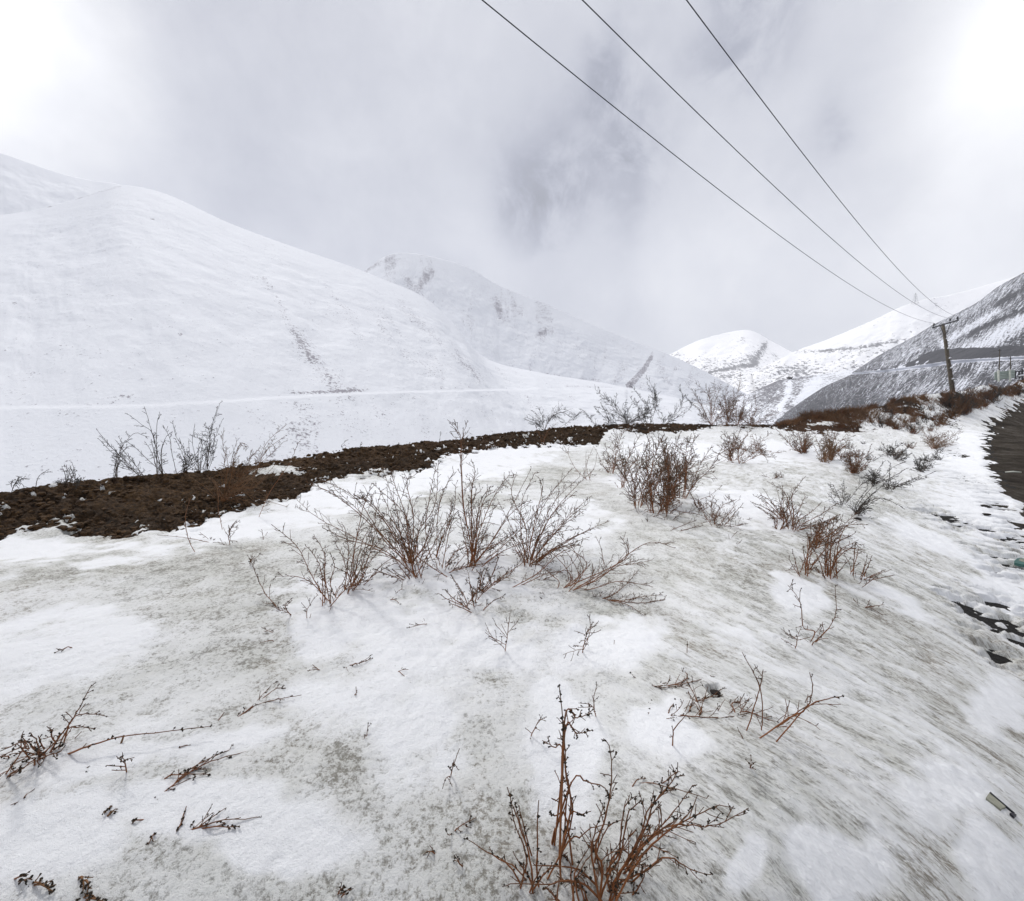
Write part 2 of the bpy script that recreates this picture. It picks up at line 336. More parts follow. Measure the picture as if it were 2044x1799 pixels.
# compress radii so that rows gather near the bank
u = (np.arange(560)/559.0)[None, :]; rl = np.exp(np.interp(T_, lth, lrr))
rr_ = np.where(u < .3, 1.2*(rl*.9/1.2)**(u/.3), rl*.9+(rc*1.04+1.5-rl*.9)*(u-.3)/.7)
X = rr_*np.sin(T_); Y_ = rr_*np.cos(T_); g = G(X, Y_)
bank = sstep(-.06, .02, soil_sd(X, Y_))
cl = np.abs(fbm(X*3.2, Y_*3.2, 4, 81)); cl2 = np.abs(fbm(X*11, Y_*11, 3, 82))
z = g+bank*(((.13+.16*(1-sstep(.05, .3, soil_sd(X, Y_))))*(.2-cl)+.08*(.25-cl2))+.04*fbm(X*1.5, Y_*1.5, 2, 83))-.012
z = np.where(road_sd(X, Y_) > .2, g-.06, z)
rusty = np.clip(sstep(.42, .62, T_)*sstep(.5, .8, rr_/rc)*(.7+.8*fbm(X*.4, Y_*.4, 3, 85))+.15*fbm(X*.8, Y_*.8, 3, 84)+.08, 0, 1)
soil = mesh_np('soil_bank', np.stack([X, Y_, z], -1).reshape(-1, 3), gridf(1300, 560)[:, ::-1], m_soil, attrs={'rusty': rusty, 'wet_shade': .42*(1-sstep(.03, .26, soil_sd(X, Y_)+.1*fbm(X*3, Y_*3, 3, 86)))+.85*sstep(.62, .7, T_)*(1-sstep(.6, .75, rr_/rc))}); tag(soil, kind='structure')  # shade along the bank's lower edge painted dark, plus wet soil at the right
# road
ths = np.linspace(.70, 1.5, 300); rs = np.exp(np.linspace(math.log(8), math.log(160), 300))
T_, R_, X, Y_ = polar(ths, rs); g = G(X, Y_)
sd = road_sd(X, Y_); z = g-.008+.01*fbm(X*2, Y_*2, 3, 91); keep = sd > -2.0
z = np.where(sd < -1.2, g-.12, z)
road = mesh_np('road', np.stack([X, Y_, z], -1).reshape(-1, 3), gridf(300, 300)[:, ::-1], m_road); tag(road, kind='structure')
# broken clods and stones lying loose on the bare soil: nobody could count them
cv_, cf_ = [], []
ico = np.array([[0,0,1],[.89,0,.45],[.28,.85,.45],[-.72,.53,.45],[-.72,-.53,.45],[.28,-.85,.45],[.72,.53,-.45],[-.28,.85,-.45],[-.89,0,-.45],[-.28,-.85,-.45],[.72,-.53,-.45],[0,0,-1]])
icf = np.array([[0,1,2],[0,2,3],[0,3,4],[0,4,5],[0,5,1],[1,6,2],[2,7,3],[3,8,4],[4,9,5],[5,10,1],[6,7,2],[7,8,3],[8,9,4],[9,10,5],[10,6,1],[11,7,6],[11,8,7],[11,9,8],[11,10,9],[11,6,10]])
k = 0
for i in range(5200):
    th = rng.uniform(-.95, .42); rl = math.exp(np.interp(th, lth, lrr)); rcc = float(rcrest(np.array(th)))
    f = rng.uniform(-.02, 1.02)**1.2 if rng.random() > .1 else rng.uniform(0, .2)
    r = rl+(rcc-rl)*max(f if isinstance(f, float) else .5, 0) if not isinstance(f, complex) else rl
    r = max(r, rl*1.0); s = (rng.pareto(2.2)+.6)*.013*(1+r*.035); s = min(s, .055)
    x, y = r*math.sin(th), r*math.cos(th); z = float(G(x, y))
    Q = ico*rng.uniform(.65, 1.25, (12, 1))*np.array([rng.uniform(.8, 1.5), rng.uniform(.7, 1.2), rng.uniform(.5, .9)])*s
    a = rng.uniform(0, 6.28); Q = np.stack([Q[:, 0]*math.cos(a)-Q[:, 1]*math.sin(a), Q[:, 0]*math.sin(a)+Q[:, 1]*math.cos(a), Q[:, 2]], 1)
    cv_.append(Q+[x, y, z+.015+s*.2]); cf_.append(icf+k*12); k += 1
clods = mesh_np('soil_clods', np.concatenate(cv_), np.concatenate(cf_), m_soil, smooth=False, attrs={'rusty': np.full(k*12, .08)})
tag(clods, 'loose dark brown clods and stones lying on the bare soil bank', 'soil clods', kind='stuff')
# ------------------------------------------------------------------ mountains
def curve(pts, nu):
    pts = np.array(pts, float); s = np.linspace(0, 1, len(pts)); t = np.linspace(0, 1, nu)
    m = np.gradient(pts, s, axis=0); i = np.clip(np.searchsorted(s, t, side='right')-1, 0, len(s)-2)
    hh = (s[i+1]-s[i]); q = ((t-s[i])/hh)[:, None]; hh = hh[:, None]
    m = np.clip(m, -1e9, 1e9)
    return pts[i]*(2*q**3-3*q**2+1)+m[i]*hh*(q**3-2*q**2+q)+pts[i+1]*(-2*q**3+3*q**2)+m[i+1]*hh*(q**3-q**2)
def mountain(name, m, crest, base, nu, nv, amp, rockf, su=1/9., sv=1/70., ledge=None, prof=0.0, seed=0, fine=.0, gully=1.0):
    c = np.array([at(*p) for p in curve(crest, nu)]); bb = np.array([at(*p) for p in curve(base, nu)])
    L = np.linalg.norm(c-bb, axis=1).mean()
    v = np.linspace(-.12, 1, nv)[None, :, None]
    P = bb[:, None]*(1-v)+c[:, None]*v
    w = np.sin(np.clip(v[..., 0], 0, 1)*math.pi)
    s = np.linspace(0, 1, nu)[:, None]; seg = np.linalg.norm(np.diff((c+bb)/2, axis=0), axis=1); Uu = np.concatenate([[0], np.cumsum(seg)])[:, None]+0*v[..., 0]
    Vv = v[..., 0]*L+0*Uu
    env = np.clip(w*1.4, 0, 1)
    dn = amp*(fbm(Uu/(amp*14), Vv/(amp*45), 4, 100+seed)*gully+.55*fbm(Uu/(amp*9), Vv/(amp*9), 4, 120+seed))+fine*fbm(Uu/(fine*9+1e-6), Vv/(fine*9+1e-6), 3, 140+seed)
    nrm = np.cross(c-bb, np.gradient(c, axis=0)); nrm /= np.linalg.norm(nrm, axis=1)[:, None]; nrm *= np.sign(-nrm[:, 1:2])
    P = P+nrm[:, None]*(dn*env)[..., None]
    P[..., 2] += prof*w*L
    P[:, -1, 2] += fine*fbm(Uu[:, -1]/(6*fine+1e-6), Uu[:, -1]*0, 3, 150)*.6
    PX, PY = proj(P)
    if ledge is not None:
        for (lx, ly, wd) in ledge:
            yl = np.interp(PX, lx, ly, left=-1e4, right=-1e4)+1.2*fbm(PX/35., PX*0, 3, 160+seed)
            o_ = sstep(-2.5, 1.5, PY-yl)*np.where(yl > 0, 1, 0)
            P = P+nrm[:, None]*np.array([1, 1, 0])*(o_*wd)[..., None]
    # back of the mountain
    bk = []
    dv = c-bb; dv[:, 2] = 0; dv /= np.linalg.norm(dv, axis=1)[:, None]
    for k_ in (.03, .1, .3, .9):
        q = P[:, -1]+dv*L*k_; q[:, 2] -= L*k_*.75*min(1, .25+k_*2); bk.append(q)
    Pf = np.concatenate([P, np.stack(bk, 1)], 1)
    rk = rockf(PX, PY, Uu, Vv, v[..., 0]+0*Uu); rk = np.concatenate([rk, np.repeat(rk[:, -1:], 4, 1)], 1)
    fu = np.concatenate([Uu*su, np.repeat(Uu[:, -1:]*su, 4, 1)], 1); fv = np.concatenate([Vv*sv, np.repeat(Vv[:, -1:]*sv, 4, 1)], 1)
    o = mesh_np(name, Pf.reshape(-1, 3), gridf(nu, nv+4), m, attrs={'rock': rk, 'fu': fu, 'fv': fv}); tag(o, kind='structure')
    return o, P
def seg_d(PX, PY, pts):
    d = np.full(PX.shape, 1e9); 
    for (x0, y0), (x1, y1) in zip(pts[:-1], pts[1:]):
        ex, ey = x1-x0, y1-y0; t = np.clip(((PX-x0)*ex+(PY-y0)*ey)/(ex*ex+ey*ey), 0, 1); d = np.minimum(d, np.hypot(PX-x0-t*ex, PY-y0-t*ey))
    return d
def blob(PX, PY, pts, w): return np.exp(-(seg_d(PX, PY, pts)/w)**2)
RX = [-800,0,120,250,330,420,520,700,850,1000,1200,1250]; RY = [830,815,813,812,809,803,796,787,782,779,776,777]
def rockA(PX, PY, U_, V_, v):
    r = .06+.10*fbm(U_/40, V_/60, 3, 7)
    r += .34*blob(PX, PY, [(532,560),(560,610),(590,670),(625,715)], 9)+.30*blob(PX, PY, [(600,690),(640,740),(690,780)], 24)
    r += .30*blob(PX, PY, [(530,556),(500,553)], 4)
    r += .28*blob(PX, PY, [(800,605),(840,650),(900,705),(960,755)], 12)+.2*blob(PX, PY, [(840,700),(880,760)], 22)
    r += .20*sstep(560, 700, PX)*sstep(.3, .75, fbm(U_/13+V_/260, V_/170, 3, 19)+.25)*(1-sstep(.86, .97, v))
    yl = np.interp(PX, RX, RY)
    r += .62*np.exp(-((PY-yl+7)/3.2)**2)*np.clip(sstep(560, 600, PX)*(1-sstep(710, 740, PX))+.55*sstep(720, 780, PX)*(1-sstep(930, 960, PX))*(fbm(PX/20, PX*0, 2, 9) > .1)+.5*(1-sstep(210, 330, PX))*(fbm(PX/30, PX*0, 3, 8) > -.1), 0, 1)
    r += .5*blob(PX, PY, [(228,793),(246,791),(262,793)], 2.5)
    r += .42*blob(PX, PY, [(1130,771),(1220,775)], 2.5)
    r += .25*sstep(2, 12, PY-yl)*np.clip(.5+fbm(U_/14, V_/20, 3, 17), 0, 1)*(.35+.6*np.exp(-((PX-600)/60)**2)+.35*np.exp(-((PX-960)/40)**2)+.4*np.exp(-((PX-720)/30)**2)+.25*(PX < 200))
    r += .16*blob(PX, PY, [(560,900),(620,830),(600,920)], 26)
    for x, y in [(98,412),(132,401),(304,438),(29,605),(360,668)]: r += .8*blob(PX, PY, [(x-3,y),(x+3,y)], 2.2)
    r += .35*blob(PX, PY, [(150,398),(240,372)], 2.5)
    r = np.where(abs(PY-yl) < 2.2, -.6, r)
    return r-.02
mountain('mountain_slope', m_A, 
  [(-1500,450,420),(-800,470,470),(-400,480,520),(0,430,600),(100,412,600),(180,388,600),(240,370,610),(330,387,620),(450,442,640),(560,484,660),(700,532,690),(760,556,700),(840,590,720),(900,640,740),(968,714,760),(1078,744,780),(1222,768,800),(1400,806,800),(1560,850,800)],
  [(-2600,1120,110),(-1800,1100,120),(-900,1060,130),(-150,1010,150),(40,1000,160),(180,990,170),(290,985,180),(430,975,190),(580,965,210),(700,955,230),(830,945,260),(900,940,280),(980,930,310),(1040,920,340),(1100,915,370),(1180,905,420),(1320,890,480),(1450,880,520),(1580,880,560)],
  760, 420, 3.2, rockA, ledge=[(RX, RY, 5.0)], seed=1, fine=.25)
def rockB(PX, PY, U_, V_, v):
    r = .08+.12*fbm(U_/60, V_/60, 3, 7)+.28*sstep(.25, .7, fbm(U_/16, V_/150, 3, 20)+.25)
    r += .46*blob(PX, PY, [(812,560),(830,585),(845,560),(858,545)], 11)+.55*blob(PX, PY, [(728,540),(750,527)], 7)+.2*blob(PX, PY, [(760,520),(800,515)], 10)
    r += .40*blob(PX, PY, [(985,600),(1000,625),(1012,640)], 9)+.30*blob(PX, PY, [(1030,610),(1040,625)], 9)+.45*blob(PX, PY, [(1078,668),(1100,660)], 8)
    r += .30*blob(PX, PY, [(1080,745),(1200,760)], 2.5)+.35*blob(PX, PY, [(1230,760),(1245,735)], 10)
    dd = seg_d(PX, PY, [(1256,770),(1285,738),(1300,712)]); r = np.where(dd < np.interp(PY, [700, 770], [3, 7]), .75, r)
    r += .35*blob(PX, PY, [(1315,725),(1335,765)], 9)
    return r
mountain('mountain_peak', m_A,
  [(560,600,1150),(660,570,1150),(725,542,1150),(765,514,1150),(800,505,1150),(850,510,1150),(930,532,1140),(1000,572,1120),(1080,603,1100),(1150,634,1080),(1250,676,1050),(1330,706,1020),(1400,738,990),(1470,776,960),(1557,828,930),(1640,880,900)],
  [(600,820,780),(660,830,780),(720,840,790),(780,840,790),(840,850,790),(900,850,790),(960,860,790),(1010,870,790),(1070,870,790),(1120,870,790),(1200,870,790),(1270,870,790),(1340,880,790),(1400,890,790),(1470,900,790),(1560,910,790)],
  560, 260, 6.0, rockB, seed=2, fine=.8)
mountain('snow_dome', m_A,
  [(-900,180,800),(-400,200,850),(-180,255,880),(-80,285,890),(0,305,900),(60,326,900),(120,346,900),(180,360,900),(240,369,900),(330,400,900),(420,500,900)],
  [(-1000,520,650),(-500,520,650),(-200,520,650),(-100,520,650),(0,520,650),(60,520,650),(120,520,650),(180,520,650),(240,520,650),(330,520,650),(420,520,650)],
  200, 120, 5.0, lambda PX, PY, U_, V_, v: .0*PX, seed=3)
def rockD(PX, PY, U_, V_, v):
    r = .12+.12*fbm(U_/90, V_/90, 3, 7)+.22*sstep(690, 740, PY)
    r += .60*blob(PX, PY, [(1530,683),(1518,705),(1505,722)], 8)+.30*blob(PX, PY, [(1480,680),(1470,695)], 8)+.3*blob(PX, PY, [(1545,700),(1550,715)], 9)
    r += .6*blob(PX, PY, [(1415,745),(1440,738),(1510,728)], 3.5)+.3*blob(PX, PY, [(1350,710),(1375,720)], 10)
    r += .22*blob(PX, PY, [(1400,725),(1500,715),(1480,750),(1430,755)], 16)
    r -= .35*sstep(1535, 1560, PX+(PY-700)*-.9)
    return r
mountain('far_peak', m_D,
  [(1180,790,2000),(1260,745,2050),(1340,706,2100),(1370,690,2150),(1400,678,2150),(1450,664,2200),(1490,659,2200),(1515,666,2200),(1530,676,2200),(1570,697,2200),(1620,724,2150),(1660,742,2100),(1740,770,2000)],
  [(1200,850,1350),(1280,850,1350),(1340,850,1350),(1370,850,1350),(1400,850,1350),(1440,850,1350),(1480,850,1350),(1500,850,1350),(1530,850,1350),(1580,850,1350),(1640,850,1350),(1700,850,1350),(1780,850,1350)],
  300, 200, 26.0, rockD, seed=4, fine=4, gully=1.3)
def rockE(PX, PY, U_, V_, v):
    r = .10+.10*fbm(U_/90, V_/90, 3, 7)
    r += .42*blob(PX, PY, [(1590,703),(1650,700),(1720,692),(1790,682)], 4)+.25*sstep(692, 712, PY+.2*(PX-1650))+.16*sstep(712, 735, PY)
    r += .2*blob(PX, PY, [(1660,660),(1655,695)], 8)
    return r
mountain('far_ridge', m_D,
  [(1500,745,1700),(1560,716,1750),(1590,700,1800),(1640,682,1800),(1690,662,1800),(1750,636,1800),(1800,612,1800),(1850,597,1800),(1900,588,1800),(1980,566,1800),(2100,530,1750),(2300,470,1700)],
  [(1530,850,1300),(1580,850,1300),(1620,850,1300),(1660,850,1300),(1700,850,1300),(1760,850,1300),(1820,850,1300),(1880,850,1300),(1940,850,1300),(2010,850,1300),(2100,850,1300),(2300,850,1300)],
  260, 160, 14.0, rockE, seed=5, fine=2)
def rockG(PX, PY, U_, V_, v):
    r = .22+.25*fbm(U_/50, V_/50, 3, 7)
    r += .35*blob(PX, PY, [(1545,775),(1520,800),(1560,790)], 20)+.3*blob(PX, PY, [(1590,775),(1590,795),(1570,815)], 10)
    r -= .45*blob(PX, PY, [(1575,765),(1572,790),(1555,815)], 7); r -= .35*blob(PX, PY, [(1635,755),(1610,785),(1590,800)], 9)
    r += .3*blob(PX, PY, [(1500,783),(1560,760),(1640,749)], 2.5)
    return r
mountain('low_knoll', m_G,
  [(1380,840,760),(1440,812,740),(1490,788,720),(1530,770,700),(1560,758,700),(1600,751,700),(1640,747,700),(1700,738,700),(1800,730,700)],
  [(1420,880,480),(1460,880,480),(1490,880,470),(1520,880,460),(1545,880,450),(1570,880,440),(1600,880,430),(1660,880,420),(1760,880,410)],
  260, 160, 9.0, rockG, seed=6, fine=1.2)
FX = [1500,1560,1640,1790,1900,2044,2300,2600]; FY = [775,766,751,738,722,714,700,690]
def rockF(PX, PY, U_, V_, v):
    r = .52+.14*fbm(U_/30, V_/60, 3, 7)
    yl = np.interp(PX, FX, FY)
    band = sstep(yl-2-26*sstep(1760, 1880, PX)+5*fbm(PX/30, PX*0, 3, 3), yl-2-20*sstep(1760, 1880, PX)+5*fbm(PX/30, PX*0, 3, 3), PY)*(PY < yl-2)*sstep(1700, 1800, PX)
    sp = fbm(U_/3.0, V_/12, 3, 66) > (.15+.02*(PX-1780)/10)
    r = np.where((band > .4), np.where(sp & (PX < 1890) & (PY > yl-12), -.2, 1.3), r)
    r = np.where(abs(PY-yl) < np.interp(PX, [1560, 1800, 2044], [.8, 2., 3.5]), -.8, r)
    r -= .30*blob(PX, PY, [(2044,640),(1960,690),(1900,712)], 16)+.25*blob(PX, PY, [(1990,620),(1880,690)], 7)+.15*blob(PX, PY, [(1960,720),(1900,770)], 10)
    r += .22*blob(PX, PY, [(2060,612),(1990,640),(1940,665)], 4)+.15*blob(PX, PY, [(2044,575),(2000,600)], 5)
    r += .12*blob(PX, PY, [(1920,745),(1960,760)], 14)
    r += .10*(1-sstep(1680, 1820, PX))
    return r-.03
fob, PF = mountain('scree_slope', m_F,
  [(1560,825,470),(1600,797,450),(1640,772,430),(1700,744,405),(1760,706,385),(1820,674,365),(1860,650,352),(1900,630,342),(1950,604,328),(1990,574,316),(2044,544,300),(2150,488,280),(2400,370,250),(3000,150,220)],
  [(1500,880,250),(1515,880,240),(1530,882,230),(1555,884,220),(1575,886,212),(1600,888,205),(1625,890,200),(1650,892,195),(1680,895,188),(1710,898,180),(1750,900,170),(1850,905,155),(2100,910,140),(2700,920,120)],
  620, 460, 4.0, rockF, su=1/1.0, sv=1/17., ledge=[(FX, FY, 4.5)], seed=7, fine=.5, gully=.9)
# ------------------------------------------------------------------ plants
def tubes(P0, P1, R0, R1, k=4):
    P0, P1 = np.array(P0), np.array(P1); R0 = np.array(R0)[:, None]; R1 = np.array(R1)[:, None]
    d = P1-P0; L = np.linalg.norm(d, axis=1, keepdims=True)+1e-9; d = d/L
    ref = np.where(np.abs(d[:, 2:3]) < .9, [[0, 0, 1.]], [[1., 0, 0]]); a = np.cross(d, ref); a /= np.linalg.norm(a, axis=1, keepdims=True); b_ = np.cross(d, a)
    vs = []
    for P, Rr in ((P0-d*R0*.4, R0), (P1+d*R1*.4, R1)):
        for j in range(k):
            q = 2*math.pi*j/k; vs.append(P+Rr*(a*math.cos(q)+b_*math.sin(q)))
    m = len(P0); V = np.stack(vs, 1).reshape(-1, 3); base = np.arange(m)[:, None]*2*k
    fs = [np.concatenate([base+j, base+(j+1) % k, base+k+(j+1) % k, base+k+j], 1) for j in range(k)]
    return V, np.concatenate(fs)
class Plant:
    def __init__(s): s.P0 = []; s.P1 = []; s.R0 = []; s.R1 = []; s.A0 = []; s.A1 = []; s.pods = []
    def line(s, pts, r0, r1, a0, a1):
        m = len(pts)-1
        for i in range(m):
            s.P0.append(pts[i]); s.P1.append(pts[i+1]); s.R0.append(r0+(r1-r0)*i/m); s.R1.append(r0+(r1-r0)*(i+1)/m)
            s.A0.append(a0+(a1-a0)*i/m); s.A1.append(a0+(a1-a0)*(i+1)/m)
def rv(): 
    v = rng.normal(size=3); return v/np.linalg.norm(v)
def twig(pl, p, d, L, r, age, lvl, pod, up=.04, zig=.2):
    m = max(3, int(L/.022) if L < .2 else 9); m = min(m, 9); pts = [p]; q = p; st = L/m
    for i in range(m):
        d = d+rv()*zig+np.array([0, 0, up*.35]); d = d/np.linalg.norm(d); q = q+d*st; pts.append(q)
    pl.line(pts, r, max(r*.5, MINR[0]), age, min(1, age+.35))
    for i in range(1, m+1):
        if lvl > 0 and rng.random() < .48 and i < m:
            a = np.cross(d, rv()); a /= np.linalg.norm(a)+1e-9; nd = d*math.cos(.75)+a*math.sin(.75)
            twig(pl, pts[i], nd, L*rng.uniform(.18, .42), r*.65, min(1, age+.3), lvl-1, pod, up, zig)
        if rng.random() < pod*(1.0 if lvl == 0 else .55):
            pl.pods.append((pts[i]+rv()*.003, rng.uniform(.0015, .0038)*PODS[0]))
MINR = [.0009]; PODS = [1.0]
def stem(pl, nodes, r0, r1, dens, pod, lvl=1, tl=(.07, .24), start=.15, age0=0., up=.04, jit=.012):
    P = np.array(nodes); s = np.linspace(0, 1, len(P)); L = np.linalg.norm(np.diff(P, axis=0), axis=1).sum()
    m = int(np.clip(L/.03, 5, 34)); t = np.linspace(0, 1, m+1)
    if len(P) > 2:
        C_ = curve(P, m+1)
    else: C_ = P[0]+(P[1]-P[0])*t[:, None]; C_ = C_+np.sin(t*math.pi)[:, None]*rv()*L*.035
    C_ = C_+np.cumsum(rng.normal(size=C_.shape), 0)*0+rng.normal(size=C_.shape)*jit*L/m*3*np.minimum(1, t*4)[:, None]
    pl.line(list(C_), r0, r1, age0, .72)
    for i in range(1, m+1):
        if t[i] < start: continue
        if rng.random() < dens:
            d = C_[min(i, m)]-C_[i-1]; d /= np.linalg.norm(d); a = np.cross(d, rv()); a /= np.linalg.norm(a)+1e-9; q = rng.uniform(.45, .95)
            twig(pl, C_[i], d*math.cos(q)+a*math.sin(q), L*rng.uniform(*tl)*(1.08-t[i]*.75), max(r1, r0*.5*(1-t[i]*.5)), age0+.2+.4*t[i], lvl, pod, up)
        if rng.random() < pod*.5: pl.pods.append((C_[i]+rv()*.004, rng.uniform(.0025, .006)*PODS[0]))
octv = np.array([[1,0,0],[-1,0,0],[0,1,0],[0,-1,0],[0,0,1],[0,0,-1]], float); octf = np.array([[0,2,4],[2,1,4],[1,3,4],[3,0,4],[2,0,5],[1,2,5],[3,1,5],[0,3,5]])
def pods_mesh(pods, org):
    V = []; Fc = []
    for i, (p, s) in enumerate(pods):
        V.append(octv*rng.uniform(.5, 1.3, (6, 3))*s*1.15+p-org); Fc.append(octf+i*6)
    return np.concatenate(V), np.concatenate(Fc)
def build_plant(name, stems, org, label, cat, group, material, k=4):
    """stems: list of Plant, each becomes one stem mesh with its seed heads as a sub-part"""
    root = empty(name, org); tag(root, label, cat, group); org = np.array(org)
    for pl in stems:
        V, Fc = tubes(pl.P0, pl.P1, pl.R0, pl.R1, k)
        age = np.repeat(np.stack([pl.A0, pl.A1], 1), k, axis=1).ravel()
        st = mesh_np('stem', V-org, Fc, material, root, attrs={'age': age})
        if len(pl.pods) > 2:
            V, Fc = pods_mesh(pl.pods, org); tag(mesh_np('seed_heads', V, Fc, m_pod, st, smooth=False), kind='stuff')
    return root
z5 = lambda x, y: (416.4+x*.4657, 803.1+y*.4657)
z6 = lambda x, y: (1130.3+x*.44704, 743.6+y*.44704)
z7 = lambda x, y: (x*.46567, 1189.8+y*.46567)
z8 = lambda x, y: (892.3+x*.56345, 1189.8+y*.56345)
z9 = lambda x, y: (951.8+x*.26194, 1368.2+y*.26194)
zA = lambda x, y: (x*.32014, 773.3+y*.32014)
zB = lambda x, y: (1160+x*.21828, 713.9+y*.21828)
zC = lambda x, y: (1516.9+x*.25786, 743.6+y*.25786)
def shrub(T, bases, tips, label, mode='u', r=.0032, dens=.8, pod=.45, lvl=1, mt=None, name='dry_shrub', cat='dry shrub', group=None, lean=.12, tl=(.05, .23), extra=0, minr=None, age0=0, up=.05, fill=None, lift=.012):
    """bases: zoom points on the ground; tips: (base index, [zoom points ... tip])"""
    B = [hit(*T(*b_)) for b_ in bases]; org = B[0].copy(); stems = []
    dist = np.linalg.norm(org-CAM); MINR[0] = minr or (.0009+.00020*min(dist, 22)); PODS[0] = 1+.05*min(dist, 16)
    if not (mode == 'u'): lean = .05
    fill = (int(len(tips)*2) if (mode == 'u' and len(tips) >= 4) else 0) if fill is None else fill
    tips = list(tips); zs = abs(bases[0][1]-tips[0][1][-1][1])+abs(bases[0][0]-tips[0][1][-1][0])
    for e in range(fill):
        bi, a_ = tips[rng.integers(len(tips))]; k_ = rng.uniform(.55, .97); bz = bases[bi]; jx, jy = rng.normal(size=2)*zs*np.array([.15, .07])
        if rng.random() < .45 and len(bases) > 2: bi = int(rng.integers(len(bases))); bz = bases[bi]
        tips.append((bi, [(bz[0]+(q[0]-bz[0])*k_+jx*(i+1)/len(a_), bz[1]+(q[1]-bz[1])*k_+jy*(i+1)/len(a_)) for i, q in enumerate(a_)]))
    for (bi, pts) in tips:
        pl = Plant(); b0 = B[bi]+[rng.normal()*(.035 if len(tips) > 4 else .008), rng.normal()*(.04 if len(tips) > 4 else .008), -.03]; nodes = [b0]; Yb = b0[1]; ln = rng.uniform(-lean, lean)
        for i, p in enumerate(pts):
            f = (i+1)/len(pts); px, py = T(*p)
            if mode == 'u':
                nd = at(px, py, Yb*(1+ln*f)); gz = float(G(nd[0], nd[1]))+.02
                if nd[2] < gz: nd = hit(px, py)+[0, 0, .02]
            else:
                hp = hit(px, py); nd = hp+(CAM-hp)*(lift+.03*math.sin(f*2.2))
            nodes.append(nd)
        stem(pl, nodes, r+MINR[0]*.5, MINR[0]*1.1, dens, pod, lvl, tl, age0=age0, up=up); stems.append(pl)
    for e in range(extra):     # shorter shoots around the same roots
        pl = Plant(); bi = rng.integers(len(B)); hs = max(.12, .45*np.mean([abs(q.P1[-1][2]-org[2]) for q in stems[:3]]+[.2])); d = rv(); d[2] = abs(d[2])+.8; d /= np.linalg.norm(d)
        b0 = B[bi]-[0, 0, .03]; stem(pl, [b0, b0+d*hs*rng.uniform(.6, 1.5)], r*.7+MINR[0]*.4, MINR[0], dens, pod*.7, lvl, tl, age0=age0); stems.append(pl)
    return build_plant(name, stems, org, label, cat, group, mt or m_stem)
g1 = 'dry shrubs in the middle of the snow'
sh = shrub
# central cluster
sh(z5, [(375,925)], [(0,[(250,830),(180,680)]),(0,[(330,880),(345,850)])], 'thin bent dark twig leaning left, leftmost of the central cluster of dry shrubs', group=g1, dens=.5)
sh(z5, [(520,870)], [(0,[(440,740),(380,620),(270,525)]),(0,[(420,760),(290,745)]),(0,[(560,800),(620,775)]),(0,[(500,790),(490,700)])], 'forked dry shrub arching left with its red-brown base low in the snow', group=g1)
sh(z5, [(600,825)], [(0,[(660,690),(740,380)]),(0,[(620,700),(655,480),(700,350)]),(0,[(610,750),(530,700)]),(0,[(600,640),(585,560)]),(0,[(640,700),(690,560)])], 'upright dry shrub with two tall stems right of the forked arching one', group=g1, pod=.45)
sh(z5, [(870,705),(885,780)], [(0,[(700,620),(590,560),(460,490),(380,420)]),(0,[(760,600),(640,420),(480,330)]),(0,[(850,500),(700,345)]),(0,[(820,560),(735,380)]),(0,[(900,560),(970,440),(985,250)]),(1,[(760,640),(600,590),(490,540)]),(0,[(930,600),(960,500)]),(1,[(860,640),(850,520),(860,420)]),(0,[(880,520),(850,350),(870,320)]),(1,[(930,690),(1000,600)]),(1,[(820,640),(760,520),(700,470)]),(0,[(780,610),(680,500),(540,370)])],
   'dense dark-podded dry shrub fanning widely to the left, in the centre cluster', group=g1, pod=.6, dens=.75, r=.0038)
sh(z5, [(970,690),(1000,740)], [(0,[(1000,580),(1050,470),(1060,350)]),(0,[(930,560),(945,420),(975,270)]),(1,[(1060,640),(1100,600)]),(0,[(1020,560),(1040,430)]),(1,[(930,690),(850,620)]),(0,[(980,520),(1000,400),(1050,300)]),(1,[(1030,560),(1055,480)])],
   'narrow reddish dry shrub between the wide fan and the tallest stem', group=g1, pod=.6, dens=.75)
sh(z5, [(1130,720)], [(0,[(1122,600),(1092,450),(1080,250),(1080,150),(1055,92)]),(0,[(1122,600),(1094,450),(1084,250),(1086,160),(1106,92)]),(0,[(1190,630),(1270,500),(1380,290)]),(0,[(1160,560),(1225,400),(1290,310)]),(0,[(1140,560),(1125,430),(1130,340)]),(0,[(1180,640),(1270,590),(1330,540)]),(0,[(1120,620),(1060,640)]),(0,[(1150,560),(1180,420),(1230,380)])],
   'tallest dry shrub of the centre, one straight stem ending in a dark podded fork', group=g1, pod=.55, dens=.7, r=.004)
sh(z5, [(1370,705)], [(0,[(1420,560),(1480,430),(1590,320)]),(0,[(1390,560),(1450,420),(1560,280)]),(0,[(1440,610),(1540,500),(1630,430)]),(0,[(1340,560),(1345,420),(1400,300)]),(0,[(1450,640),(1590,610)]),(0,[(1310,560),(1240,420)]),(0,[(1360,540),(1300,400),(1320,300)]),(0,[(1400,500),(1430,380),(1420,330)]),(0,[(1420,600),(1490,560),(1590,540)]),(0,[(1310,600),(1280,540)])],
   'bushy dry shrub right of the tallest stem, spreading up and to the right', group=g1, pod=.55, dens=.75, r=.0038)
sh(z5, [(1165,910),(1120,882)], [(0,[(1100,850),(1040,740)]),(0,[(1040,852),(985,818)]),(1,[(1150,800),(1165,720)]),(0,[(1210,860),(1265,830)]),(1,[(1130,800),(1100,760)])], 'low dark twiggy shrub below the tallest stem', group=g1, pod=.5)
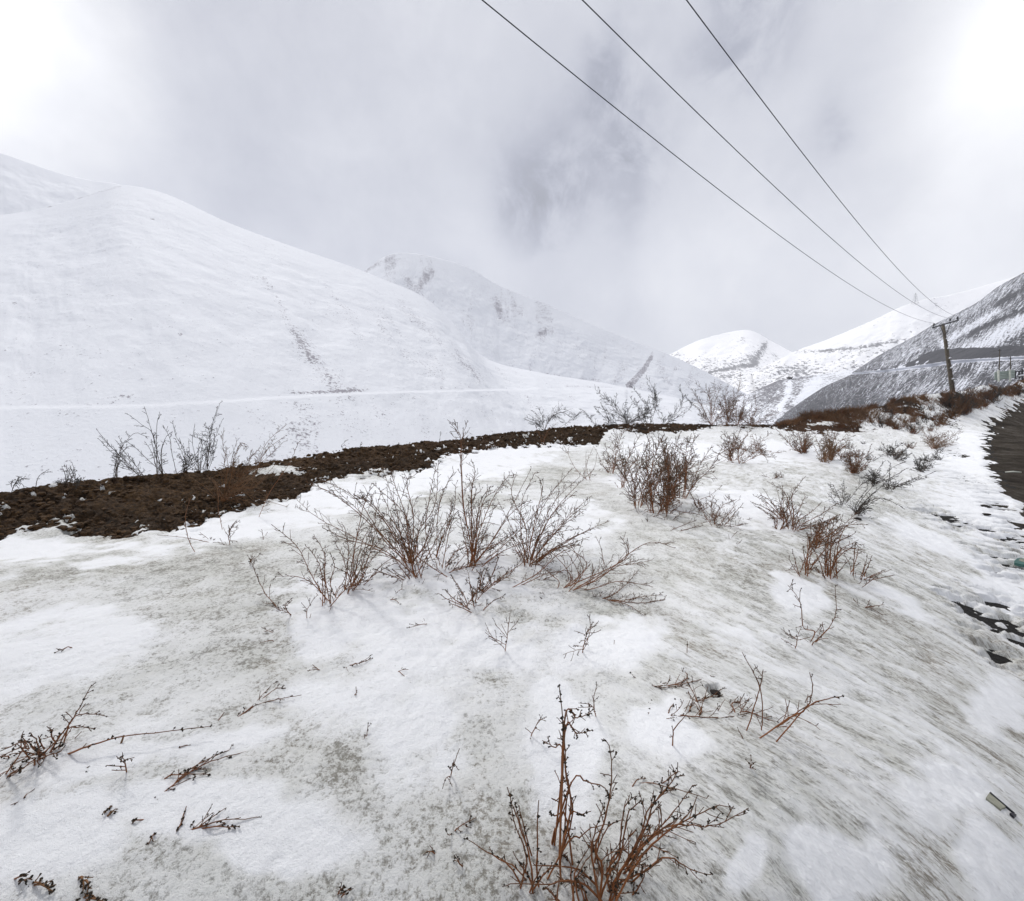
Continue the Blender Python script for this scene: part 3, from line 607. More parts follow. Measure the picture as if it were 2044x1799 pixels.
sh(z5, [(1150,825)], [(0,[(1240,760),(1330,700),(1400,640)]),(0,[(1200,770),(1235,690),(1240,640)]),(0,[(1260,760),(1300,730),(1380,610)]),(0,[(1180,750),(1200,700)])], 'low spreading dry shrub with dark pods leaning right under the bushy one', group=g1, pod=.6)
sh(z5, [(1240,812)], [(0,[(1340,800),(1440,760),(1560,690),(1600,600)]),(0,[(1400,740),(1500,650),(1590,610)]),(0,[(1350,780),(1450,735),(1540,720)])], 'long dry branch reaching right low over the snow below the bushy shrub', group=g1, pod=.4)
sh(z5, [(1490,815)], [(0,[(1600,790),(1700,735),(1800,650),(1900,600),(2000,625)]),(0,[(1640,760),(1692,720),(1685,640),(1668,590)]),(0,[(1650,770),(1750,705),(1840,690),(1890,680)]),(0,[(1540,770),(1535,720)]),(0,[(1740,700),(1800,640),(1770,580)])], 'long red-brown branch with fine bare tips stretching right across grey snow', group=g1, pod=.15, dens=.6)
sh(z5, [(1620,818)], [(0,[(1740,850),(1860,860),(1955,845)]),(0,[(1720,850),(1800,870),(1862,912)]),(0,[(1700,840),(1780,790),(1842,720)]),(0,[(1760,850),(1850,835),(1940,825)])], 'reddish branch lying on the snow with densely twigged tip pointing right', mode='l', group=g1, dens=.8, pod=.1)
sh(z5, [(725,858)], [(0,[(800,825),(870,797),(940,775),(1020,770)]),(0,[(790,845),(830,875)])], 'slender brown branch lying left of the snow mound under the wide fan', mode='l', group=g1)
gs = 'small twigs poking out of the foreground snow'
TW = [(z5,(975,940),[(930,950),(865,965)],'small dark twig with pods lying below the centre cluster'),(z5,(1440,785),[(1445,850),(1455,885)],'short dark twig drooping under the long low branch'),
 (z5,(432,955),[(420,900),(445,850)],'small upright podded sprig left of the curled one'),(z5,(550,965),[(520,930),(515,905)],'tiny curled sprig of red-brown seed heads under the forked shrub'),
 (z5,(1270,1080),[(1280,1000),(1292,905)],'thin single stem standing below the centre cluster'),(z5,(1590,1085),[(1615,1010),(1640,950)],'upright sprig with dark rounded pods at its top, right of the thin single stem'),
 (z5,(320,1015),[(270,985),(220,985)],'small tangled grey twig at the left edge of the centre cluster'),(z5,(310,1030),[(270,1022),(222,1030)],'lower small tangled twig left of the centre cluster'),
 (z7,(340,236),[(300,218),(240,242)],'short dark twig lying alone on snow at the left'),(z7,(542,775),[(540,730),(520,685)],'short dark twig right of the propped long stem'),
 (z7,(725,692),[(765,655),(815,635)],'small podded twig above the arching stem'),(z7,(1405,310),[(1370,318),(1340,295)],'dark curled twig on the clean snow left of centre'),
 (z7,(1440,278),[(1510,295),(1595,268)],'low podded twig reaching right beside the curled one'),(z7,(1665,300),[(1710,325),(1760,372)],'dark twig drooping down to the right on clean snow'),
 (z7,(1520,618),[(1560,612),(1592,570)],'small dark hooked twig in the middle of clean snow'),(z7,(1500,430),[(1520,425),(1535,410)],'tiny dark twig above the hooked one'),
 (z7,(1925,770),[(1940,740),(1945,705)],'tiny brown upright tuft at the lower middle'),(z7,(1905,1025),[(1960,995),(2040,950)],'red-brown branch with podded tip pointing up right at the bottom middle'),
 (z7,(1890,1108),[(1860,1100),(1830,1095)],'tiny dark twig below the podded red-brown branch'),(z7,(2000,1165),[(1975,1150),(1955,1135)],'short reddish twig near the bottom, left of the big shrub'),
 (z8,(280,522),[(310,470),(332,435)],'thin curved twig left of the tall straight stem'),(z8,(232,605),[(225,560),(210,520)],'dark podded twig farthest left of the tall straight stem'),
 (z8,(310,540),[(325,575),(358,600)],'drooping twig just left of the tall straight stem'),(z8,(455,222),[(490,180),(512,100)],'sprig with green-black pods standing on clean snow at centre'),
 (z8,(570,180),[(600,182),(630,205)],'short dark twig right of the sprig with green-black pods'),(z8,(645,458),[(650,445),(658,432)],'tiny dark twig left of the long forked branch'),
 (z8,(545,445),[(520,400),(500,378)],'dark podded twig right of the tall straight stem'),(z8,(1075,625),[(1076,610),(1078,598)],'tiny twig below the two-armed shrub'),
 (z6,(870,490),[(920,475),(970,468)],'short thin twig lying on the clean snow of the middle distance'),(z6,(1285,1045),[(1350,1046),(1420,1038)],'thin grey branch lying flat on the right slope'),
 (z6,(700,735),[(740,770),(780,835)],'thin twig on the right slope below the middle shrubs'),(z6,(330,620),[(345,660),(395,700)],'thin curved grey stalk in front of the large reddish shrub'),
 (z6,(895,1060),[(880,1030),(860,1010)],'small twig left of the crossed reddish sticks'),(z6,(880,950),[(872,935),(866,925)],'tiny dark twig at the edge of the clean patch on the right slope'),
 (z6,(30,585),[(5,640),(-40,720)],'fine bare twig right of the bushy shrub'),(z5,(240,610),[(232,590),(240,575)],'tiny dark sprig above the leftmost bent twig'),
 (z7,(1250,95),[(1200,60),(1170,30)],'short dark stem tip beside the left end of the centre cluster'),(z7,(60,890),[(100,870),(118,845)],'red-brown podded twig at the left edge below the tangle'),
 (z6,(1020,1250),[(1030,1200),(1000,1170)],'bare grey twig at the foot of the curved branch on the right slope'),(zA,(1290,980),[(1320,975),(1245,905)],'small twig beside the stalks in front of the soil bank'),
 (zA,(1440,1000),[(1425,930),(1455,850)],'small upright sprig with dark top in front of the soil bank'),(zA,(1575,1110),[(1560,1080),(1605,1058)],'tiny bare twig below the soil bank'),(zA,(1640,990),[(1640,950),(1665,928)],'tiny podded twig below the soil bank')]
for (T, b_, pts, lab) in TW:
    sh(T, [b_], [(0, pts)], lab, mode='u' if abs(pts[-1][1]-b_[1]) > abs(pts[-1][0]-b_[0]) else 'l', group=gs, dens=.65, pod=.6, r=.0022, lvl=1, tl=(.2, .45), name='dry_twig', cat='twig')
# left foreground
sh(z7, [(185,700),(230,690),(60,740)], [(0,[(260,600),(330,500),(385,390)]),(0,[(300,540),(360,505),(440,512)]),(0,[(130,690),(60,720),(-20,745)]),(0,[(100,650),(0,690)]),(0,[(180,640),(165,600)]),(1,[(240,720),(290,760),(370,755)]),(2,[(60,790),(0,820)]),(0,[(140,720),(90,640),(100,580)]),(0,[(230,620),(260,560),(210,530)]),(2,[(120,740),(200,730)]),(0,[(210,720),(300,770)]),(1,[(290,700),(330,640)]),(2,[(20,700),(-20,690)])],
   'tangled dark red-brown shrub at the left edge of the foreground', pod=.4, dens=.75, extra=3, fill=22, r=.0028)
sh(z7, [(235,686)], [(0,[(330,662),(430,628),(520,603),(700,582),(900,560)])], 'long straight reddish stem lying across the snow, propped off the ground', mode='l', lift=.05, dens=.35, pod=.75, tl=(.02, .05), r=.0038, name='fallen_stem', cat='stem')
for lab, b_, t_ in [('thick orange stalk stub under the long propped stem', (487,692), (530,600)), ('short orange stalk stub left of the long propped stem', (285,635), (300,580)), ('short upright orange stub alone in grey snow', (1735,940), (1736,872)), ('tiny reddish stub near the bottom', (1548,1040), (1543,1012)), ('thick curved orange stub at the bottom left', (272,1215), (345,1150))]:
    B = hit(*z7(*b_)); pl = Plant(); MINR[0] = .002; tp = at(*z7(*t_), B[1]*1.01); stem(pl, [B-[0, 0, .01], tp], .0045, .0035, 0, 0, jit=.005); build_plant('stalk_stub', [pl], B, lab, 'stalk', 'broken stalk stubs in the foreground', m_red, 6)
sh(z7, [(880,618)], [(0,[(960,565),(1060,490),(1120,430),(1180,365)]),(0,[(1000,535),(1110,465),(1200,440),(1292,425)]),(0,[(930,545),(975,480)]),(0,[(1090,470),(1180,400),(1225,395)])], 'dry branch lying pointing up right, snow caught on its dark tip, left foreground', mode='l', dens=.6, pod=.5)
sh(z7, [(625,935)], [(0,[(670,870),(740,812),(830,740),(880,690)]),(0,[(740,812),(850,735),(960,690),(1090,662)]),(0,[(740,815),(850,720),(1030,642)]),(0,[(700,790),(800,765),(890,765)])], 'arching stem with dark podded tip in the left foreground', mode='l', dens=.7, pod=.8)
sh(z7, [(690,1042),(640,1000)], [(0,[(780,1010),(870,985),(950,962),(1100,950)]),(0,[(750,1020),(780,960),(800,905)]),(1,[(600,960),(565,975)]),(1,[(660,1020),(640,1065)]),(0,[(860,985),(960,915)]),(0,[(850,1000),(950,990),(1020,990)])], 'dry branch lying right from a dark curled clump in the lower left', mode='l', dens=.7, pod=.7)
for lab, b_, pts, rr in [('dark red-brown podded bark piece lying in the lower left', (425,950), [(450,925),(480,900)], .005), ('clump of thick dark seed heads at the bottom left corner', (90,1230), [(150,1225),(210,1250)], .004), ('podded dark twig at the left bottom corner', (20,1215), [(70,1210),(120,1195)], .003), ('hooked dark branch beside the curved orange stub', (275,1222), [(350,1205),(355,1270)], .004), ('dark clump cut by the bottom edge at the left', (310,1300), [(370,1285),(425,1300)], .004), ('small podded twig cut by the bottom edge', (1430,1285), [(1455,1265),(1480,1245)], .002)]:
    sh(z7, [b_], [(0, pts), (0, [(p[0]+18, p[1]+12) for p in pts])], lab, mode='l', r=rr, dens=.9, pod=1.0, tl=(.12, .3), name='seed_twig', cat='twig', mt=m_red if rr > .0035 else None)
# big shrub at the bottom
sh(z9, [(960,1600),(920,1650)], [(0,[(1070,1530),(1200,1460),(1290,1410),(1400,1330)]),(0,[(1290,1400),(1460,1310),(1600,1390),(1780,1450)]),(0,[(990,1450),(1080,1280),(1100,1100),(1130,920),(1200,850)]),
   (0,[(950,1440),(900,1280),(885,1190)]),(0,[(900,1500),(780,1410),(640,1440),(320,1418)]),(0,[(870,1480),(740,1400),(500,1370),(430,1370)]),(1,[(960,1400),(900,1250),(980,1020),(1010,850),(1030,640),(1010,460)]),
   (0,[(1060,1480),(1170,1310),(1290,1080),(1350,900),(1480,740),(1530,655)]),(0,[(1080,1450),(1300,1200),(1450,1080),(1650,1065),(1800,1070),(2030,960)]),(0,[(1130,1420),(1300,1190),(1500,960),(1640,770)]),
   (0,[(1180,1420),(1350,1200),(1530,1060),(1690,980),(1850,910)]),(1,[(880,1330),(890,1160),(960,940)]),(1,[(900,1330),(1000,1080),(1100,1030)]),(0,[(1010,1380),(1100,1260),(1200,1300),(1260,1240)]),(0,[(1080,1520),(1280,1510),(1420,1540),(1500,1520)]),
   (1,[(830,1600),(760,1470)]),(1,[(1180,1600),(1260,1480),(1290,1400)]),(0,[(960,1560),(1080,1585),(1210,1570)])],
   'largest foreground shrub, thick orange-brown stems fanning out at the bottom edge', r=.0036, dens=.85, pod=.4, tl=(.06, .22), lean=.10, up=.03, fill=7)
sh(z9, [(615,1450),(575,1240)], [(0,[(640,1300),(690,1150),(730,960),(690,700),(660,480),(650,200),(625,10)]),(0,[(640,1290),(700,1050),(720,880),(680,700),(672,460),(665,260)]),(1,[(580,1150),(640,1010),(690,860),(700,720)]),(0,[(690,1060),(730,960),(780,980),(870,960)]),(0,[(700,1190),(780,1160),(870,1090),(1000,1060)]),(0,[(680,1000),(600,1000),(560,970)]),(0,[(680,880),(600,880)]),(0,[(668,280),(760,245),(870,215)]),(0,[(668,368),(760,365),(860,348)]),(0,[(655,540),(580,470),(500,420)]),(0,[(720,740),(840,740),(960,770),(1000,830)])],
   'tall straight thin stem rising from looped orange stalks, lower middle', r=.003, dens=.45, pod=.45, tl=(.04, .1), lean=.04, up=.03, fill=0)
sh(z9, [(410,1560),(440,1640)], [(0,[(415,1380),(370,1200),(320,1050),(270,900),(230,780)]),(0,[(420,1300),(405,1180),(410,1060)]),(0,[(380,1350),(365,1230)]),(1,[(420,1450),(380,1560)]),(1,[(430,1500),(500,1370)])], 'slender stem leaning left beside the largest foreground shrub', r=.0028, dens=.55, pod=.5, tl=(.06, .14), lean=.05)
sh(z9, [(620,1640),(700,1640),(825,1640)], [(0,[(620,1540),(625,1460)]),(1,[(720,1500),(720,1380),(670,1290)]),(2,[(780,1530),(745,1440)]),(1,[(740,1500),(760,1400),(850,1240)])], 'few bare dark stems cut by the bottom edge left of the largest shrub', r=.0028, dens=.45, pod=.4, tl=(.06, .15))
sh(z9, [(1080,820)], [(0,[(1180,780),(1280,740),(1400,760),(1560,800),(1750,860)]),(0,[(1170,780),(1230,720),(1280,715)]),(0,[(1400,755),(1480,690),(1530,655)])], 'thin branch arching to the right above the largest foreground shrub', r=.0024, dens=.6, pod=.4, tl=(.06, .16), mode='l')
sh(z9, [(1130,1150)], [(0,[(1230,1145),(1350,1150),(1450,1100),(1600,1065)]),(0,[(1180,1140),(1220,1090)])], 'reddish branch starting in snow at the middle of the largest shrub', r=.003, dens=.4, pod=.4, tl=(.05, .12), mode='l')
for lab, a, b_ in [('short dark stick lying aslant left of the looped stalks', (400,1050), (500,1155)), ('upright stick stub behind the largest shrub', (1025,800), (1085,705)), ('pale brown stick stub left of the upright one', (1000,820), (975,705))]:
    B = hit(*z9(*a)); E = hit(*z9(*b_))+[0, 0, .02]; pl = Plant(); MINR[0] = .002
    stem(pl, [B, E if 'aslant' in lab else at(*z9(*b_), B[1]*1.01)], .0035, .003, 0, 0); build_plant('dry_stick', [pl], B, lab, 'stick', None, m_stem, 6)
# right foreground
sh(z8, [(692,457)], [(0,[(760,437),(830,424),(900,428),(990,430),(1110,405)]),(0,[(990,430),(1060,410),(1130,435),(1210,460)]),(0,[(710,430),(725,375)]),(0,[(760,440),(790,400),(805,375)]),(0,[(840,422),(870,380),(930,360),(970,330)]),(0,[(880,425),(885,370),(820,250)]),(0,[(1000,430),(1010,380),(1060,372)])], 'long forked red-brown branch lying beside the dark hole in the snow', mode='l', dens=.7, pod=.5, r=.0034)
sh(z8, [(800,562)], [(0,[(800,510),(806,470),(850,415)]),(0,[(790,480),(765,455)])], 'short stalk standing under the long forked branch', dens=.5, pod=.5, r=.003)
sh(z8, [(1065,525)], [(0,[(1100,490),(1116,460),(1112,340),(1085,270),(1045,200)]),(0,[(1150,475),(1230,420),(1290,385),(1395,385)]),(0,[(1200,440),(1270,400),(1295,330),(1285,270)]),(0,[(1110,548),(1165,562)]),(0,[(1045,500),(1030,470)]),(0,[(1270,400),(1350,365),(1400,355)]),(0,[(1105,340),(1120,260)])], 'two-armed bare shrub with orange base right of the long forked branch', dens=.4, pod=.1, r=.003, fill=0)
sh(z8, [(682,316)], [(0,[(740,322),(800,315),(870,305),(960,272)]),(0,[(670,295),(650,275)]),(0,[(800,315),(850,290),(835,255)]),(0,[(720,318),(760,325),(830,320)])], 'low reddish branch with dense twigs left of the dark hole', mode='l', dens=.8, pod=.4)
sh(z8, [(850,260)], [(0,[(855,220),(830,190),(790,185)]),(0,[(850,210),(850,160)])], 'grey twig above the low reddish branch', dens=.7, pod=.5, r=.002)
sh(z6, [(1080,1220)], [(0,[(1130,1185),(1180,1130),(1205,1060),(1200,960)]),(0,[(1110,1160),(1060,1140),(1050,1050),(1030,1000),(990,950)]),(0,[(1110,1200),(1140,1180)])], 'reddish branch curving upward on the right slope below the stick pile', dens=.45, pod=.2)
for lab, a, b_ in [('dark red stick lying across the right slope', (1000,1075), (1050,1080)), ('shorter stick crossing the dark red one', (1020,1060), (1045,1100)), ('dark short stick left of the crossed sticks', (975,1110), (978,1085))]:
    B = hit(*z6(*a))+[0, 0, .02]; E = hit(*z6(*b_))+[0, 0, .03]; pl = Plant(); MINR[0] = .004; stem(pl, [B, E], .007, .006, 0, 0); build_plant('dry_stick', [pl], B, lab, 'stick', 'sticks crossed on the right slope', m_red, 6)
# middle distance right
g2 = 'dry shrubs of the middle distance on the right'
sh(zB, [(285,1075),(370,1215),(510,1400),(660,1460),(760,1450),(940,1320),(290,1060)], [(0,[(260,950),(220,800)]),(0,[(290,900),(330,700)]),(0,[(300,960),(360,740),(440,620)]),(1,[(410,980),(480,820),(540,700)]),(1,[(400,1080),(360,900),(310,700)]),(1,[(450,1000),(560,900),(620,740)]),(2,[(500,1250),(470,1100),(420,960)]),(2,[(560,1200),(620,950),(620,640)]),(3,[(640,1250),(600,1000),(600,860)]),
   (3,[(680,1200),(740,1050),(830,900)]),(4,[(790,1300),(850,1100),(960,900)]),(4,[(800,1250),(820,1000),(770,760)]),(5,[(960,1100),(980,950),(1040,720)]),(5,[(1000,1200),(1080,1000),(1200,800)]),(5,[(900,1100),(850,900),(900,700)]),(4,[(840,1200),(960,1000),(1050,880)]),(3,[(640,1100),(690,850),(760,700)]),(2,[(490,1200),(540,1000),(700,880)]),(5,[(960,1050),(960,850),(1000,740)]),(4,[(720,1300),(640,1100),(560,950)]),(0,[(240,960),(200,880)]),(5,[(1030,1160),(1150,1050),(1250,920)]),(6,[(310,1000),(310,850),(270,720)]),(2,[(600,1250),(700,1100),(800,950)])],
   'large tangled reddish-brown shrub standing in the snow right of the centre', group=g2, r=.005, dens=.75, pod=.35, tl=(.1, .3), extra=8, lean=.2, fill=26)
sh(zB, [(430,640),(620,640),(760,610),(300,640)], [(0,[(330,480),(220,370),(135,295)]),(0,[(380,520),(300,420),(200,370)]),(1,[(680,450),(680,330),(600,180)]),(1,[(690,440),(690,360),(640,310)]),(1,[(560,520),(460,380)]),(0,[(400,500),(410,400)]),(2,[(900,480),(930,380),(900,260)]),(2,[(830,540),(890,440)]),(3,[(230,520),(180,410)]),(3,[(120,600),(60,520),(0,470)]),(1,[(540,560),(520,440),(490,400)]),(2,[(740,520),(700,480)]),(2,[(960,500),(1010,420),(940,350)]),(0,[(320,470),(325,330)]),(1,[(640,520),(580,390)])],
   'tall dark twiggy shrub standing on the soil crest against the white slope', group=g2, r=.004, dens=.7, pod=.3, mt=m_stem2, tl=(.08, .24), fill=22)
sh(zB, [(1190,600),(1330,600),(1430,610),(1540,610)], [(0,[(1190,450),(1150,330),(1040,230)]),(0,[(1180,420),(1140,260)]),(0,[(1120,480),(1060,370),(1010,290)]),(1,[(1330,450),(1290,300)]),(1,[(1360,420),(1430,320),(1460,160)]),(1,[(1300,460),(1230,330),(1215,230)]),(2,[(1470,480),(1500,350)]),(2,[(1420,480),(1400,380)]),(0,[(1210,480),(1250,330),(1275,250)]),(1,[(1380,480),(1430,400)]),(3,[(1590,500),(1640,440)]),(3,[(1570,540),(1600,480),(1590,330)]),(2,[(1500,540),(1560,450)]),(0,[(1110,540),(1080,470)]),(0,[(1140,520),(1100,420),(1085,380)]),(1,[(1320,400),(1330,280)]),(2,[(1400,450),(1390,300)]),(3,[(1680,560),(1800,500)])],
   'bushy rust-based shrub on the crest in front of the far white peak', group=g2, r=.005, dens=.7, pod=.0, mt=m_stem, tl=(.08, .25), extra=20, fill=24)
sh(zB, [(1375,960),(1440,985),(1590,865)], [(0,[(1380,800),(1330,690)]),(0,[(1400,800),(1460,650)]),(0,[(1340,880),(1250,800)]),(1,[(1440,850),(1500,730),(1560,650)]),(1,[(1480,880),(1560,800),(1650,780)]),(2,[(1640,780),(1740,680)]),(2,[(1680,860),(1780,880),(1890,870)]),(0,[(1360,850),(1300,750)]),(1,[(1430,820),(1400,700)]),(0,[(1390,800),(1400,690)]),(2,[(1600,800),(1560,700)]),(1,[(1500,920),(1600,900)])],
   'small dark-stemmed shrub right of the large reddish tangle', group=g2, dens=.75, pod=.25, extra=8)
sh(zB, [(1060,1400),(1210,1560),(1140,1400)], [(0,[(1080,1310),(1180,1260),(1280,1180)]),(1,[(1230,1450),(1300,1350),(1400,1310)]),(1,[(1300,1540),(1380,1450),(1470,1350)]),(1,[(1210,1480),(1190,1340),(1215,1270)]),(2,[(1150,1350),(1140,1285)]),(1,[(1290,1500),(1400,1350),(1330,1270)]),(1,[(1330,1600),(1440,1530),(1500,1520)]),(0,[(1020,1280),(960,1180)]),(1,[(1180,1480),(1130,1420)])],
   'low grey-brown twiggy shrub below the large reddish tangle', group=g2, dens=.7, pod=.35, extra=5)
sh(zB, [(740,1620),(790,1520)], [(0,[(830,1580),(940,1530),(1050,1490)]),(0,[(900,1590),(1000,1560),(1110,1540)]),(1,[(860,1470),(960,1400)]),(1,[(830,1400),(960,1420),(1050,1380)])], 'branch lying flat in front of the large reddish tangle', group=g2, mode='l', dens=.7, pod=.3)
sh(zB, [(270,1080)], [(0,[(200,980),(120,820)])], 'thin stem leaning left at the left foot of the large reddish tangle', group=g2, dens=.3, pod=.3)
sh(zB, [(95,1145)], [(0,[(30,1090),(40,1000),(45,870)]),(0,[(80,1090),(130,980),(140,890)])], 'slim forked stem left of the large reddish tangle', group=g2, dens=.3, pod=.5)
sh(zC, [(335,635)], [(0,[(250,580),(190,510),(140,450)]),(0,[(280,540),(250,440)]),(0,[(340,540),(330,450)]),(0,[(350,560),(400,470)]),(0,[(310,520),(290,430)]),(0,[(370,560),(440,480)]),(0,[(280,590),(210,450)])], 'grey shrub on the right slope just under the dark mound', group=g2, dens=.7, pod=0, r=.004, extra=12, mt=m_stem)
sh(zC, [(500,710),(540,690)], [(0,[(470,600),(430,500)]),(0,[(500,560),(480,460)]),(1,[(560,560),(600,470)]),(1,[(540,540),(530,440)]),(0,[(450,640),(420,560)]),(1,[(620,600),(700,540)]),(1,[(580,580),(640,520),(740,490)]),(0,[(520,600),(500,500)])], 'reddish shrub on the right slope below the ridge', group=g2, dens=.75, pod=0, r=.005, extra=30, mt=m_red)
sh(zC, [(720,795)], [(0,[(700,720),(620,660)]),(0,[(740,700),(740,640)]),(0,[(760,700),(830,640),(860,560)]),(0,[(740,740),(820,720),(880,650)]),(0,[(700,740),(640,700)]),(0,[(760,690),(760,600)]),(0,[(700,700),(680,620)])], 'dark-tipped shrub right of and below the reddish one on the slope', group=g2, dens=.75, pod=.3, r=.004, extra=14)
sh(zC, [(1345,598)], [(0,[(1300,520),(1250,440)]),(0,[(1320,500),(1290,400)]),(0,[(1350,500),(1370,420)]),(0,[(1400,540),(1480,500),(1560,440)]),(0,[(1380,520),(1430,470)]),(0,[(1290,540),(1240,500)]),(0,[(1420,560),(1500,540)])], 'reddish shrub at the foot of the dark soil streak near the road bend', group=g2, dens=.7, pod=0, r=.006, extra=14, mt=m_red, minr=.004)
sh(zC, [(1250,780)], [(0,[(1270,700),(1290,650)]),(0,[(1300,700),(1350,640),(1420,600)]),(0,[(1220,720),(1190,640)]),(0,[(1280,740),(1350,700)]),(0,[(1240,700),(1240,660)])], 'bare grey shrub on the right slope left of the road', group=g2, dens=.6, pod=0, r=.004, mt=m_stem2, extra=4)
sh(zC, [(880,880),(1000,920)], [(0,[(880,800),(860,740)]),(0,[(940,830),(1020,740),(1130,690)]),(0,[(960,840),(1060,790),(1140,740)]),(1,[(1000,830),(1010,700)]),(1,[(1080,870),(1200,830),(1330,780)]),(0,[(900,780),(960,690)]),(1,[(960,860),(1040,820)]),(0,[(870,830),(820,790)])], 'sprawling grey shrub in the middle of the right slope', group=g2, dens=.65, pod=.2, r=.004, mt=m_stem2, extra=5)
sh(zC, [(1040,690),(1010,650)], [(0,[(1030,600),(1000,560)]),(1,[(1060,580),(1100,550)]),(0,[(1100,620),(1180,540)]),(1,[(980,600),(940,540)]),(0,[(1120,660),(1180,620)])], 'wispy grey shrub higher on the right slope', group=g2, dens=.6, pod=.0, r=.004, mt=m_stem2, extra=5)
sh(zC, [(230,1240),(180,1160),(140,1240)], [(0,[(230,1050),(190,930),(90,860)]),(0,[(260,1100),(250,950),(330,830)]),(1,[(170,1050),(130,900)]),(1,[(130,1050),(60,980),(0,950)]),(0,[(300,1150),(400,1080),(480,1000)]),(0,[(290,1100),(350,960)]),(1,[(180,1000),(170,850)]),(0,[(320,1180),(470,1100),(600,1010)]),(2,[(130,1160),(50,1090)]),(0,[(210,1080),(210,980)]),(1,[(160,1080),(180,940)])],
   'reddish shrub with upright broken stalks on the right slope', group=g2, dens=.7, pod=.35, r=.004, extra=14)
sh(zC, [(400,1384),(480,1300),(370,1340)], [(0,[(460,1280),(520,1180),(600,1100)]),(0,[(480,1300),(620,1200),(760,1080)]),(1,[(520,1200),(560,1130),(640,1150)]),(2,[(380,1290),(375,1270)]),(0,[(420,1330),(530,1290),(650,1190)]),(1,[(600,1240),(700,1180),(840,1180)]),(0,[(440,1250),(500,1100)])],
   'orange-brown shrub beside the small dark stone on the right slope', group=g2, dens=.7, pod=.35, r=.004, extra=10)
sh(z6, [(1060,912)], [(0,[(1080,800),(1085,735)]),(0,[(1030,870),(1010,800)]),(0,[(1100,860),(1180,760),(1220,690)]),(0,[(1075,830),(1120,760),(1140,720)])], 'upright stalky shrub at the top of the small clean patch, right slope', group=g2, dens=.5, pod=.2, r=.004, extra=4)
sh(z6, [(1170,935),(1190,935)], [(0,[(1160,820),(1155,740)]),(0,[(1180,800),(1195,650)]),(1,[(1210,800),(1240,700),(1290,660)]),(1,[(1200,830),(1260,770),(1330,770)]),(0,[(1170,750),(1200,700)])], 'tall red-stemmed shrub left of the spiky dark one on the right slope', group=g2, dens=.6, pod=.3, r=.004, extra=10)
sh(z6, [(1305,942),(1270,925)], [(0,[(1330,880),(1345,815)]),(0,[(1370,910),(1450,880)]),(1,[(1270,870),(1240,810)]),(1,[(1285,830),(1290,760)]),(0,[(1320,960),(1400,900)])], 'spiky dark shrub farthest down the right slope', group=g2, dens=.6, pod=.3, r=.0035, extra=5)
sh(z6, [(1240,600),(1290,640)], [(0,[(1220,560),(1190,500)]),(1,[(1320,600),(1400,560),(1500,600)]),(0,[(1270,560),(1320,500),(1390,470)]),(1,[(1300,600),(1350,530),(1410,470)]),(0,[(1240,560),(1240,480)]),(1,[(1310,650),(1390,650)])], 'grey spreading shrub in the centre of the right slope', group=g2, dens=.65, pod=.2, r=.0035, mt=m_stem2, extra=6)
# shrubs on the soil bank at the left
g3 = 'dry shrubs on the soil bank at the left'
sh(zA, [(718,590),(890,560)], [(0,[(725,470),(760,360),(738,305)]),(0,[(745,410),(800,320),(850,285),(905,305)]),(1,[(800,480),(700,380),(600,260)]),(1,[(830,500),(720,400),(620,300)]),(1,[(860,540),(760,500),(680,480)])], 'crossed bare stems leaning left on the soil crest, leftmost tall pair', group=g3, dens=.35, pod=0, mt=m_stem2, tl=(.06, .16), r=.003)
sh(zA, [(1025,545)], [(0,[(985,430),(950,290),(900,120)]),(0,[(975,350),(980,220),(1000,165)]),(0,[(960,310),(880,230),(800,170)]),(0,[(920,450),(860,390),(780,330)]),(0,[(990,500),(1050,470)])], 'tall bare forked stem rising above the soil crest at the left', group=g3, dens=.3, pod=0, mt=m_stem2, tl=(.05, .14), r=.0034)
sh(zA, [(1240,515),(1280,520),(1130,520),(1090,540)], [(0,[(1220,440),(1200,340),(1215,230)]),(1,[(1300,400),(1320,270),(1370,100)]),(1,[(1320,420),(1340,290)]),(2,[(1150,400),(1100,310),(1075,210)]),(3,[(1070,400),(1060,320),(1015,235)]),(0,[(1190,440),(1175,330)]),(1,[(1310,300),(1270,230)]),(0,[(1240,360),(1270,330)]),(2,[(1160,440),(1130,370)]),(1,[(1290,450),(1260,400)])], 'group of tall dark podded stems on the soil crest behind the rusty bush', group=g3, dens=.4, pod=.35, mt=m_stem2, tl=(.06, .18))
sh(zA, [(1380,720),(1400,640),(1490,560)], [(0,[(1300,640),(1160,540)]),(0,[(1350,620),(1280,540)]),(1,[(1420,480),(1390,370),(1395,250)]),(2,[(1600,520),(1660,350),(1790,230)]),(2,[(1580,500),(1660,400),(1720,300)]),(0,[(1450,640),(1580,620),(1640,560)]),(0,[(1430,680),(1560,640),(1720,480)]),(1,[(1450,600),(1480,560),(1540,520)]),(2,[(1540,460),(1590,410)]),(2,[(1450,480),(1500,350),(1540,380)]),(0,[(1500,660),(1600,690),(1850,770)]),(0,[(1330,690),(1220,620)]),(1,[(1380,560),(1340,500)]),(1,[(1440,620),(1600,560)]),(0,[(1420,640),(1500,580)])],
   'rusty tangled bush growing out of the dark soil bank at the left', group=g3, dens=.6, pod=.2, mt=m_red, extra=26, r=.0034)
sh(zA, [(1598,830)], [(0,[(1680,660),(1800,480),(1860,345)])], 'long single stem leaning right in front of the soil bank', group=g3, dens=.4, pod=.4, tl=(.04, .1))
sh(zA, [(1240,1050)], [(0,[(1180,960),(1155,830),(1180,710),(1230,640)])], 'bowed pale stalk in front of the soil bank', group=g3, dens=.15, pod=.1, tl=(.03, .08))
